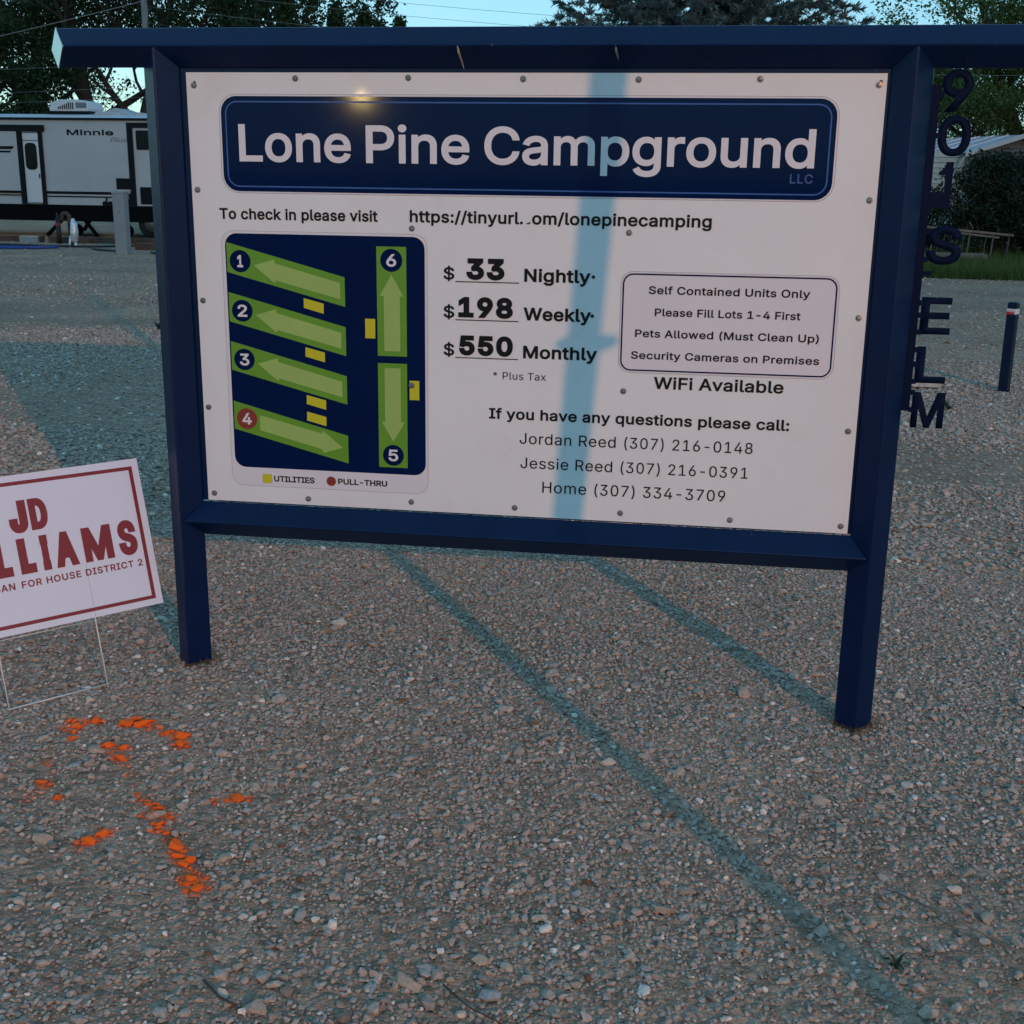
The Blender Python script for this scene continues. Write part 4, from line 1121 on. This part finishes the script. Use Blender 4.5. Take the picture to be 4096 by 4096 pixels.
place("spruce_tree", "wide blue green spruce rising behind the middle of the board", "spruce", spruce(31, 12.0, 4.1), (1.15, 21.5, 0))

# right-hand tree and bushes
rt = deciduous(41, 8.2, .26, 1.15, 110, .66, .055, leaf_mid, up=.55, first=.12, drop=.08)
rt2 = deciduous(42, 8.6, .26, 1.15, 110, .68, .055, leaf_mid, up=.55, first=.15, lean=-.08, drop=.10)
place("broadleaf_tree", "light green tree right of the spruce, above the beam's right end", "tree", rt, (13.2, 46, 0), .5, (1.35, 1.35, 1.15))
place("broadleaf_tree", "green tree behind the house at the right edge", "tree", rt2, (18.5, 47, 0), 2.0, (1.3, 1.3, 1.15))
place("broadleaf_tree", "green tree left of the house roof, seen through the address letters", "tree", rt2, (9.6, 52, 0), 4.2, (1.0, 1.0, .62))
lowr = deciduous(43, 5.6, .20, 1.35, 70, .60, .060, leaf_mid, up=.45, first=.05, drop=.03)
place("broadleaf_tree", "low green tree whose leaves show over the house roof", "tree", lowr, (11.4, 45, 0), 1.0)
def bush(seed, w_, d_, h_, n, per, size, m):
    r_ = np.random.default_rng(seed); mb = MB(); cs = []
    for i in range(n):
        a = r_.uniform(0, 6.28); q = r_.uniform(0, 1)**.5; z = r_.uniform(.12, 1)
        ww = math.sqrt(max(0, 1-(z*.95)**2.6))*(1+.22*math.sin(3*a+z*5+seed)+.12*math.sin(7*a-z*9))
        p = Vector((math.cos(a)*q*w_*ww, math.sin(a)*q*d_*ww, z*h_)); cs.append(list(p))
        if i % 3 == 0: mb.tube([(p.x*.15, p.y*.15, -.05), (p.x*.6, p.y*.6, p.z*.55), p], [.03, .02, .006], 4, False)
    V, F = leaves(np.array(cs), .26, per, size, r_)
    return mb.mesh("stems", bark, True), npmesh("foliage", V, F, m)
b1 = bush(51, 1.2, .9, 2.0, 230, 70, .042, leaf_bush)
b2 = bush(52, .8, .7, 1.5, 70, 60, .045, leaf_bush)
for k, (x, y, me, s, lb) in enumerate(((7.55, 24.9, b1, 1.0, "tall dark green bush right of the address letters"), (8.9, 25.3, b1, 1.08, "tall dark green bush at the right edge"), (6.35, 26.2, b2, .85, "low loose bush left of the deck railing"), (5.2, 29.5, b2, 1.0, "small bush beside the pale house wall"))):
    place("shrub", lb, "bush", me, (x, y, 0), k*1.7, (s, s, s), "bushes round the house", ("stems", "foliage"))

# grass strip with blades
gr_m = mat("lawn_soil", (.035, .06, .018), .95, 0, .3, 3)
MBg = MB().add([(4.3, 17.95, .012), (30, 15.6, .012), (40, 60, .012), (4.3, 60, .012)], [(0, 1, 2, 3)])
struct(MBg.build("lawn", gr_m))
r_ = np.random.default_rng(61)
n = 42000
bx_ = 4.3+r_.uniform(0, 1, n)*6.5; by_ = 17.7+r_.uniform(0, 1, n)**1.4*9.0-(bx_-4.3)*.09
hh = .10*np.exp(r_.normal(0, .4, n))*(1+.8*(by_ < 18.6))
aa = r_.uniform(0, 6.28, n); lean_ = r_.normal(0, .35, (n, 2))*hh[:, None]
w_ = .006
P0 = np.stack([bx_-np.cos(aa)*w_, by_-np.sin(aa)*w_, np.zeros(n)], 1); P1 = np.stack([bx_+np.cos(aa)*w_, by_+np.sin(aa)*w_, np.zeros(n)], 1)
P2 = np.stack([bx_+lean_[:, 0], by_+lean_[:, 1], hh], 1)
gs = stuff(link("grass", npmesh("grass", np.stack([P0, P1, P2], 1).reshape(-1, 3), np.arange(n*3).reshape(-1, 3), grass_m)))
gs['label'] = 'short green grass strip in front of the house at the right'

def weed(x, y, s, seed, label):
    r_ = np.random.default_rng(seed); mb = MB()
    for i in range(14):
        a = r_.uniform(0, 6.28); l = s*r_.uniform(.5, 1.1); d = Vector((math.cos(a), math.sin(a), 0)); q = Vector((-d.y, d.x, 0))
        b = [Vector((0, 0, 0)), d*l*.4+Vector((0, 0, l*.6)), d*l+Vector((0, 0, l*.55))]
        mb.add([b[0]-q*.002, b[0]+q*.002, b[1]+q*s*.09, b[1]-q*s*.09, b[2]], [(0, 1, 2, 3), (3, 2, 4)])
    o = mb.build("weed", leaf_bush); o.location = (x, y, gz(x, y)); tag(o, label, "weed")
weed(1.90, -1.17, .035, 1, "small green weed in the gravel at the lower right")
weed(3.19, 5.45, .10, 2, "small green weed under the address letters")
weed(-3.72, 7.85, .12, 3, "small green weed in the shade left of the board")
twig_m = mat("dry_twig", (.19, .15, .11), .9)
for k, (pts, r0, lb) in enumerate((
    ([(1.93, -.90), (2.02, -.97), (2.13, -1.06), (2.26, -1.13)], .0022, "long dry twig curving off the lower right edge"),
    ([(2.00, -.98), (2.08, -1.07), (2.2, -1.19)], .0018, "dry twig lying just inside the lower right edge"),
    ([(1.02, -1.42), (1.08, -1.48), (1.15, -1.51)], .0020, "short dark twig near the bottom centre"),
    ([(.57, -1.50), (.62, -1.545), (.66, -1.56)], .0030, "short dark stick near the bottom edge left of centre"),
    ([(.80, -1.57), (.85, -1.60), (.92, -1.63)], .0026, "thin stick at the very bottom centre"),
    ([(1.62, -.93), (1.66, -.985), (1.68, -1.02)], .0015, "thin pale stem right of centre in the foreground"))):
    P = [(x, y, gz(x, y)+.014+.004*(i % 2)) for i, (x, y) in enumerate(pts)]
    tag(MB().tube(P, [r0*.9]*len(P), 5).build("dry_twig", twig_m if k not in (2, 3) else wood_dark, None, True), lb, "twig")

# ================================================================== house at the right
hs_ = thing("house", "low pale clapboard house with a blue grey metal roof at the right edge", "house", (8.2, 34, 0))
siding = mat("clapboard_pale", (.42, .46, .42), .7, 0, .1, 3)
siding_g = mat("gable_board", (.17, .19, .21), .7, 0, .1, 3)
metal_roof = mat("metal_roof", (.42, .50, .58), .35, .3, .05, 2)
trimm = mat("white_trim", (.50, .53, .55), .6)
# roof ridge runs back-left; gable faces the camera
gx0, gx1, gxa = .32, 3.6, 1.80      # eaves left / right, apex (local x)
ze, za = 2.30, 2.80
MB().prism([(gx0+.1, 0), (gx1-.1, 0), (gx1-.1, ze-.05), (gxa, za-.10), (gx0+.1, ze-.05)], .05, 7).build("wall", siding_g, hs_)
rf = MB()
rf.add([(gx0, -.25, ze), (gxa, -.25, za), (gxa-1.5, 8, za+.10), (gx0-2.1, 8, ze+.02)], [(0, 1, 2, 3)])
rf.add([(gxa, -.25, za), (gx1, -.25, ze), (gx1, 8, ze), (gxa-1.5, 8, za+.10)], [(0, 1, 2, 3)])
rf.build("roof", metal_roof, hs_)
for k in range(9):
    t = k/8
    a = Vector((gx0, -.25, ze)).lerp(Vector((gx0-2.1, 8, ze+.02)), t); b = Vector((gxa, -.25, za)).lerp(Vector((gxa-1.5, 8, za+.10)), t)
    MB().tube([a+Vector((0, 0, .015)), b+Vector((0, 0, .015))], .014, 4).build("roof_rib", metal_roof, hs_)
MB().prism([(gx0-.02, ze-.10), (gx0-.02, ze+.02), (gxa, za+.03), (gxa, za-.10)][::-1], -.28, -.24).build("rake_board", trimm, hs_)
MB().prism([(gx1+.02, ze-.10), (gxa, za-.10), (gxa, za+.03), (gx1+.02, ze+.02)][::-1], -.28, -.24).build("rake_board", trimm, hs_)
for k in range(5):
    z0 = ze-.16+k*.105; fr = min(1, max(0, (z0+.1-ze)/(za-ze)))
    x0 = gx0+.12+(gxa-gx0)*fr; x1 = gx1-.12-(gx1-gxa)*fr
    if x1-x0 > .3: MB().add([(x0, -.02, z0), (x1, -.02, z0), (x1, 0.045, z0+.10), (x0, 0.045, z0+.10), (x0, .05, z0), (x1, .05, z0)], [(0, 1, 2, 3), (0, 4, 5, 1)]).build("gable_board", siding_g, hs_)
# side wing wall facing the camera at the left, pale boards
MB().box(-3.4, gx0+.05, .30, 6.5, 0, 2.36).build("wing_wall", siding, hs_)
for k in range(16):
    z0 = .02+k*.145
    MB().add([(-3.4, .262, z0), (gx0+.10, .262, z0), (gx0+.10, .294, z0+.142), (-3.4, .294, z0+.142), (-3.4, .299, z0), (gx0+.10, .299, z0)], [(0, 1, 2, 3), (0, 4, 5, 1)]).build("clapboard", siding, hs_)
MB().tube([(gx0-.02, -.15, ze-.10), (.10, .20, 1.62)], .035, 6).build("lit_edge_bar", trimm, hs_)  # added pale bar, standing in for a lit edge of lattice by the eave

# deck railing and ramp
deck = thing("deck_railing", "weathered wooden deck railing in front of the dark bush", "railing", (0, 23.6, 0))
dw = mat("weathered_wood", (.17, .155, .13), .85, 0, .25, 8, .3, 30)
def bar(x0, z0, x1, z1, r_, name, y=0.0, p=deck):
    return MB().add([(x0, y-r_, z0-r_), (x1, y-r_, z1-r_), (x1, y+r_, z1-r_), (x0, y+r_, z0-r_), (x0, y-r_, z0+r_), (x1, y-r_, z1+r_), (x1, y+r_, z1+r_), (x0, y+r_, z0+r_)],
                    [(0, 3, 2, 1), (4, 5, 6, 7), (0, 1, 5, 4), (1, 2, 6, 5), (2, 3, 7, 6), (3, 0, 4, 7)]).build(name, dw, p)
bar(5.4, .66, 7.68, .475, .022, "top_rail")
bar(6.30, .545, 7.29, .445, .018, "lower_rail", -.5)
for x, zt_, r_, yy in ((7.04, .45, .022, -.5), (7.18, .44, .055, -.5), (7.60, .47, .055, 0), (6.72, .50, .04, -.5), (6.1, .55, .04, 0)):
    bar(x-.03, 0, x, zt_, r_, "rail_post", yy)
for k in range(11):
    x = 5.55+k*.125; bar(x-.02, .18, x, .60-(x-5.5)*.07, .014, "baluster", -.2)
for k in range(4):
    MB().box(5.3, 7.0, -1.0+k*.14, -.88+k*.14, .10, .13).build("deck_board", dw, deck)
MB().box(5.3, 7.0, -1.03, -1.0, .0, .13).build("deck_fascia", dw, deck)
ub = thing("utility_box", "small pale green ground box at the right edge behind the grass", "utility box", (8.25, 23.2, 0))
MB().box(-.12, .3, 0, .3, 0, .20).build("cabinet", pole_grey, ub, bevel=.01)
MB().box(-.13, .31, -.01, .31, .20, .225).build("lid", pole_grey, ub, bevel=.006)

# ================================================================== behind the camera: what throws the light and the shadows
def street_lamp(loc, h, aim, label, watt, radius, group=None, col=LAMP_COL):
    t = thing("street_lamp", label, "street lamp", (loc[0]-aim[0]*1.6, loc[1]-aim[1]*1.6, 0), 0, group)
    MB().tube([(0, 0, -.3), (0, 0, h+.5)], [.12, .08], 12).build("mast", pole_grey, t, True)
    MB().tube([(0, 0, h+.35), (aim[0]*.8, aim[1]*.8, h+.6), (aim[0]*1.4, aim[1]*1.4, h+.5)], .035, 8).build("arm", pole_grey, t, True)
    MB().tube([(aim[0]*1.25, aim[1]*1.25, h+.48), (aim[0]*1.95, aim[1]*1.95, h+.46)], [.10, .16], 10).build("lamp_head", pole_grey, t, True)
    l = bpy.data.lights.new("lamp_bulb", 'POINT'); l.energy = watt; l.color = col; l.shadow_soft_size = radius
    o = bpy.data.objects.new("lamp_bulb", l); COL.objects.link(o); o.parent = t
    o.location = (aim[0]*1.6, aim[1]*1.6, h)
    return t
street_lamp((LAMP.x, LAMP.y), LAMP.z, (-.6, .8), "tall sodium street lamp behind the photographer to the right", LAMP_W, .12)
street_lamp((-15.5, -58.0), 5.2, (.3, .95), "far sodium street lamp mirrored in the glossy banner", 130, .06, None, (1.0, .72, .25))

lp = thing("leaning_pole", "slim slightly leaning steel pole standing behind the photographer", "pole", (2.77, -2.62, gz(2.77, -2.62)))
MB().tube([(-.03, 0, -.3), (.070, -.01, 1.45), (.205, -.02, 3.4)], [.028, .034, .042], 12).build("shaft", navy_light, lp, True)
MB().box(.045, .165, -.04, .03, 1.90, 1.93).build("clamp", navy_light, lp, bevel=.01)


dry_m = leaf_mat("dry_grass_blade", (.10, .08, .04), (.20, .16, .08))
for cx, lb in ((PXL, "dry grass tuft"), (PXR, "dry grass tuft")):
    g0 = gz(cx, 0); r_ = np.random.default_rng(int(cx*10)+90)
    m_ = 150; a = r_.uniform(0, 6.28, m_); q = r_.uniform(.05, .085, m_); x = cx+np.cos(a)*q; y = np.sin(a)*q; h_ = r_.uniform(.012, .040, m_)
    b_ = r_.uniform(0, 6.28, m_); w2_ = .0012
    P0 = np.stack([x-np.cos(b_)*w2_, y-np.sin(b_)*w2_, np.full(m_, g0)], 1); P1 = np.stack([x+np.cos(b_)*w2_, y+np.sin(b_)*w2_, np.full(m_, g0)], 1)
    P2 = np.stack([x+r_.normal(0, .012, m_), y+r_.normal(0, .012, m_), g0+h_], 1)
    o = stuff(link("dry_grass", npmesh("dry_grass", np.stack([P0, P1, P2], 1).reshape(-1, 3), np.arange(m_*3).reshape(-1, 3), dry_m), ground))
